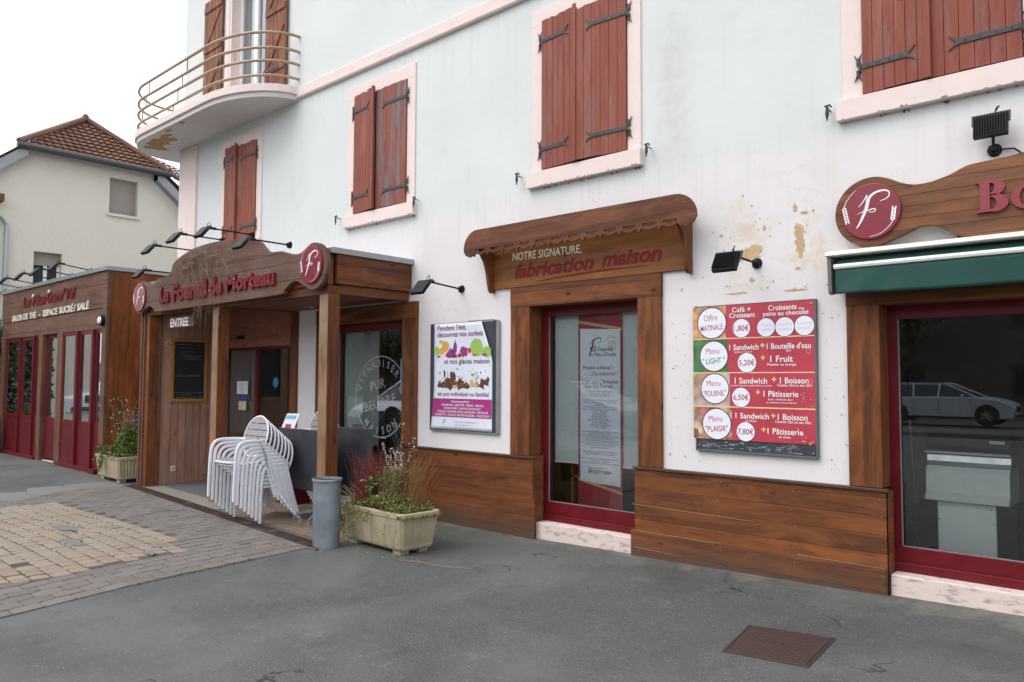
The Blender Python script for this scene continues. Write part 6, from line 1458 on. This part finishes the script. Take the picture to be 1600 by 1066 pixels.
tiles('hip_roof_tiles', (HX + .22, -.75, 6.93), (HX + .22, 2.55, 6.93), (-21.54, 1.12, 8.35), (-21.54, 1.20, 8.35), 11, 20, M_tile)
tiles('roof_tiles', (HX - .0, 3.2, 6.75), (HX - .2, 5.2, 5.9), (-22.2, 2.0, 8.25), (-22.2, 4.9, 7.55), 11, 14, M_tile)
m = MB(); m.add([(HX + .2, -.75, 6.93), (-21.54, 1.15, 8.38), (-29, 1.15, 8.38), (-29, -.75, 6.93), (HX + .2, gy0 - .25, 4.46), (-29, gy0 - .25, 4.46), (HX + .2, 2.55, 6.93), (-29, 2.55, 6.93), (HX + .2, gy1 + .25, 4.46), (-29, gy1 + .25, 4.46)], [(0, 1, 2, 3), (4, 0, 3, 5), (1, 6, 7, 2), (6, 8, 9, 7)]); m.build('main_roof', M_tile, HO)
m = MB()
for e in (-.8, 2.6): m.tube([(HX + .24, e, 7.0), (-21.54, 1.16, 8.43)], .07, 7)
m.lathe([(.09, 8.38), (.10, 8.45), (.05, 8.54), (0, 8.56)], (-21.54, 1.16, 0), 10); m.build('hip_ridge_tiles', M_tile, HO)
m = MB(); m.tube([(HX + .30, -.85, 6.90), (HX + .30, 2.62, 6.90)], .075, 8); m.build('gutter', plain('dark_zinc', (.06, .065, .07), .5, metal=.3), HO)
m = MB()
for s_ in (-1, 1):
    m = MB(); y0_ = -.60 if s_ < 0 else 2.32; y1_ = gy0 - .2 if s_ < 0 else gy1 + .2; za = 6.98; zb_ = 6.98 - abs(y1_ - y0_) * .85
    m.add([(HX + .24, y0_, za), (HX + .24, y1_, zb_), (HX + .24, y1_, zb_ - .26), (HX + .24, y0_, za - .26), (HX, y0_, za), (HX, y1_, zb_), (HX, y1_, zb_ - .26), (HX, y0_, za - .26)], [(0, 1, 2, 3), (0, 4, 5, 1), (3, 2, 6, 7), (4, 7, 6, 5)]); m.build('barge_board', M_alu, HO)
m = MB(); m.tube([(HX + .02, -2.0, 2.99), (HX + .10, -1.2, 2.95), (HX + .10, -.97, 2.90), (HX + .10, -.93, 2.7), (HX + .10, -.93, .1)], .05, 8); m.tube([(HX + .10, -1.6, 5.25), (HX + .10, -1.05, 5.22), (HX + .10, -.94, 5.05), (HX + .10, -.94, 3.6), (HX + .1, -1.2, 3.4)], .05, 8); m.build('downpipe', M_alu, HO)
BS('eaves_block', M_dkwood, HO, (HX, HX + .3, -1.35, -1.05, 5.55, 5.72), (HX, HX + .3, 3.2, 3.45, 5.95, 6.15))

# ================================================================ ACROSS THE STREET (seen mirrored in the shop windows)
def car(label, paint, loc, rz, L_=4.3, tall=1.45, group='parked cars mirrored in the windows', estate=True):
    o = thing('parked_car', label, 'car', loc, group, rz); W2 = .88; g = -L_ / 2; F = L_ / 2
    k = L_ / 4.3
    prof = [(g, .42), (g - .0, .62), (g + .03, .88), (g + .10, .95), (g + 1.0, .97), (F - 1.15, .99), (F - .75, .95), (F - .35, .86), (F - .10, .74), (F, .58), (F - .03, .24), (g + .05, .24)]
    m = MB(); n = len(prof)
    secs = [(-W2, .90), (-W2 * .985, 1.0), (W2 * .985, 1.0), (W2, .90)]
    cxp = 0; czp = .6; vs = []
    for (y, s_) in secs: vs += [(cxp + (x - cxp) * (1 if s_ == 1 else .985), y, czp + (z - czp) * s_) for x, z in prof]
    fs = [tuple(range(n))[::1], tuple(3 * n + i for i in range(n))[::-1]]
    for j in range(3):
        for i in range(n): fs.append((j * n + i, (j + 1) * n + i, (j + 1) * n + (i + 1) % n, j * n + (i + 1) % n))
    m.add(vs, fs); m.build('body', paint, o, bevel=.03, local=True)
    gx = [(g + .06, .95), (g + .30, tall - .12), (g + .9, tall), (F - 2.2, tall), (F - 1.08, .98)]
    m = MB(); vs = []
    for sgn in (-1, 1): vs += [(x, sgn * (W2 - .05 - (z - .95) * .32), z) for x, z in gx]
    m.add(vs, [(0, 1, 2, 3, 4), (9, 8, 7, 6, 5), (0, 5, 6, 1), (1, 6, 7, 2), (2, 7, 8, 3), (3, 8, 9, 4)]); m.build('cabin', M_cg, o, local=True)
    m = MB(); vs = []
    rf_ = [(g + .28, tall - .10), (g + .9, tall + .02), (F - 2.2, tall + .02), (F - 2.1, tall - .03)]
    w_ = W2 - .05 - (tall - .95) * .32 + .015
    m.add([(a, s_ * w_, b_ + e_) for s_ in (-1, 1) for e_ in (.02, -.05) for a, b_ in rf_], [(0, 1, 9, 8), (1, 2, 10, 9), (2, 3, 11, 10), (4, 5, 1, 0), (5, 6, 2, 1), (6, 7, 3, 2), (8, 9, 13, 12), (9, 10, 14, 13), (10, 11, 15, 14), (3, 7, 15, 11), (0, 8, 12, 4)])
    for s_ in (-1, 1):
        for (xa_, xb_, w3_) in ((F - 1.08, F - 2.15, .045), (F - 2.35, F - 2.30, .05), (g + 1.35, g + 1.30, .05), (g + .06, g + .34, .09)):
            m.tube([(xa_, s_ * (W2 - .035), .96), (xb_, s_ * (w_ + .01), tall)], w3_ * .7, 6)
    m.build('roof', paint, o, local=True)
    for wx in (g + .78, F - .82):
        for s_ in (-1, 1):
            m = MB(); m.lathe([(.0, -.012), (.385, -.012), (.385, .012), (0, .012)], (wx, s_ * (W2 - .004), .35), 24, 'y'); m.build('wheel_arch', M_black, o, local=True)
            m = MB(); m.lathe([(.10, -.10), (.31, -.10), (.325, -.06), (.325, .06), (.31, .10), (.10, .10)], (wx, s_ * (W2 - .075), .325), 24, 'y'); wl = m.build('wheel', M_black, o, local=True)
            m = MB()
            for q in range(7): a = 2 * pi * q / 7; m.tube([(wx, s_ * (W2 + .015), .325), (wx + .2 * cos(a), s_ * (W2 + .018), .325 + .2 * sin(a))], .02, 4)
            m.build('rim', M_steel, wl, local=True)
    for s_ in (-1, 1):
        m = MB(); m.add([(F - .32, s_ * .80, .78), (F - .03, s_ * .50, .69), (F + .005, s_ * .50, .58), (F - .22, s_ * .86, .64)], [(0, 1, 2, 3)]); m.build('headlight', M_white, o, local=True)
    for s_ in (-1, 1):
        for xg in (g + 1.35, F - 2.32, F - 1.3): B('door_gap', M_black, o, (xg - .006, xg + .006, s_ * W2 - .008, s_ * W2 + .008, .32, .93), bevel=0, local=True)
        B('side_sill', M_black, o, (g + 1.2, F - 1.25, s_ * W2 - .02, s_ * W2 + .012, .2, .29), bevel=.004, local=True)
        m = MB(); m.lathe([(0, -.06), (.05, -.04), (.07, 0), (.05, .06), (0, .07)], (F - 1.55, s_ * (W2 + .08), 1.02), 8, 'y'); m.build('side_mirror', paint, o, local=True)
        for xg in (g + 1.28, F - 2.45): B('door_handle', M_steel, o, (xg - .16, xg - .04, s_ * W2 - .01, s_ * W2 + .018, .82, .845), local=True)
    B('grille', M_black, o, (F - .02, F + .012, -.42, .42, .48, .66), (F - .02, F + .014, -.7, .7, .28, .38), bevel=.01, local=True)
    return o
M_cg = plain('car_glass', (.015, .018, .02), .06)
M_cw = plain('white_car_paint', (.8, .82, .85), .2, var=.02); M_cs = plain('silver_car_paint', (.48, .54, .60), .25, metal=.2, var=.03)
car('silver estate car parked across the street, mirrored in the right-hand window', M_cs, (-6.95, -25.5, .1), 0, 4.5)
car('white hatchback with black grille parked facing the tea room doors', M_cw, (-21.9, -3.75, .54), .12, 4.1, 1.5)
car('white estate car behind the white hatchback that faces the tea room doors', M_cw, (-27.5, -4.6, .54), .1, 4.3, 1.6)
car('white car parked left of the paving, mirrored in the porch window', M_cw, (-16.6, -8.2, .05), 1.3, 4.2, 1.5)
car('white yard car painted dark grey to dim its mirror image in the banner window', plain('dimmed_car_paint', (.10, .11, .12), .25), (-13.6, -12.2, .05), .15, 4.2, 1.5)  # white car given dark paint to weaken its reflection in the glass
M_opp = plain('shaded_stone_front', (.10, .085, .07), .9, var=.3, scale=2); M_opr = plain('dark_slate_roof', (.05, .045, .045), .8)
for i, (x, w, h, d_) in enumerate(((-34, 11, 7.5, -34), (-6, 14, 7.2, -36), (9, 9, 6.6, -35), (-47, 13, 8.5, -18), (-66, 12, 9, -6))):  # last two are unseen backdrop houses added to fill gaps of mirrored sky
    o = thing('opposite_house', ('brown stone house across the street, farthest left', 'brown stone house across the street, behind the silver estate car', 'brown stone house across the street, farthest right', 'large unseen house across the yard, added as backdrop to block mirrored sky', 'tall unseen house at the far western end, added as backdrop for tea room reflections')[i], 'house', (x, d_ - 4, 0), 'houses across the street')
    B('wall', M_opp, o, (x - w / 2, x + w / 2, d_ - (16 if i == 3 else 8), d_, 0, h)); m = MB(); m.prism([(d_ - 8.5, h), (d_ + .5, h), (d_ - 4, h + 3)], 'x', x - w / 2 - .4, x + w / 2 + .4); m.build('roof', M_opr, o)
    for k_ in range(3):
        for zf in (1.0, 4.2):
            f = B('window', M_opr, o, (x - w / 3 + k_ * w / 3 - .5, x - w / 3 + k_ * w / 3 + .5, d_ - .02, d_ + .06, zf, zf + 1.5)); B('pane', M_cg, f, (x - w / 3 + k_ * w / 3 - .42, x - w / 3 + k_ * w / 3 + .42, d_ + .05, d_ + .07, zf + .08, zf + 1.42))
tree0 = None
for i, (x, y) in enumerate(((-50, -30), (-42, -24), (-28, -30), (-23, -33), (-18, -29), (-12.5, -32), (1.5, -31), (5, -33))):
    lb = 'broad dark green tree across the street, number %d from the west' % (i + 1)
    lb = ('dark tree across the street, behind the left stone house', 'dark tree across the street in front of the left stone house', 'dark tree just right of the left stone house', 'dark tree standing back in the middle of the tree row', 'dark tree nearest the road in the middle of the tree row', 'dark tree left of the middle stone house', 'dark tree just right of the middle stone house', 'dark tree between the middle and right stone houses', 'dark tree farthest west beyond the tea room yard', 'dark tree west of the tea room yard, nearest the bakery')[i]
    if tree0 is None:
        tree0 = thing('street_tree', lb, 'tree', (0, 0, 0), 'trees across the street'); m = MB()
        cl = [(rn.gauss(0, 1.6), rn.gauss(0, 1.6), rn.uniform(2.6, 7.6), rn.uniform(.8, 1.5)) for _ in range(30)]
        for (a, b_, c_, r_) in cl:
            for q in range(190):
                v = Vector((rn.gauss(0, 1), rn.gauss(0, 1), rn.gauss(0, .8))).normalized() * r_ * rn.uniform(.6, 1.1); leaf_quad(m, Vector((a, b_, c_)) + v, .28, rn)
        m.build('crown', M_fol, tree0, local=True); m = MB(); m.tube([(0, 0, 0), (.1, 0, 2), (0, .1, 4.5), (.2, 0, 6.5)], .2, 8, rads=[.28, .2, .13, .05]); m.tube([(.05, 0, 2.4), (1.0, .4, 4.2)], .08, 6); m.tube([(.05, 0, 2.8), (-1.1, -.4, 4.6)], .08, 6); m.build('trunk', M_bark, tree0, local=True); tree0.location = (x, y, 0)
    else: dup(tree0, (x, y, 0), i * 1.1, lb)
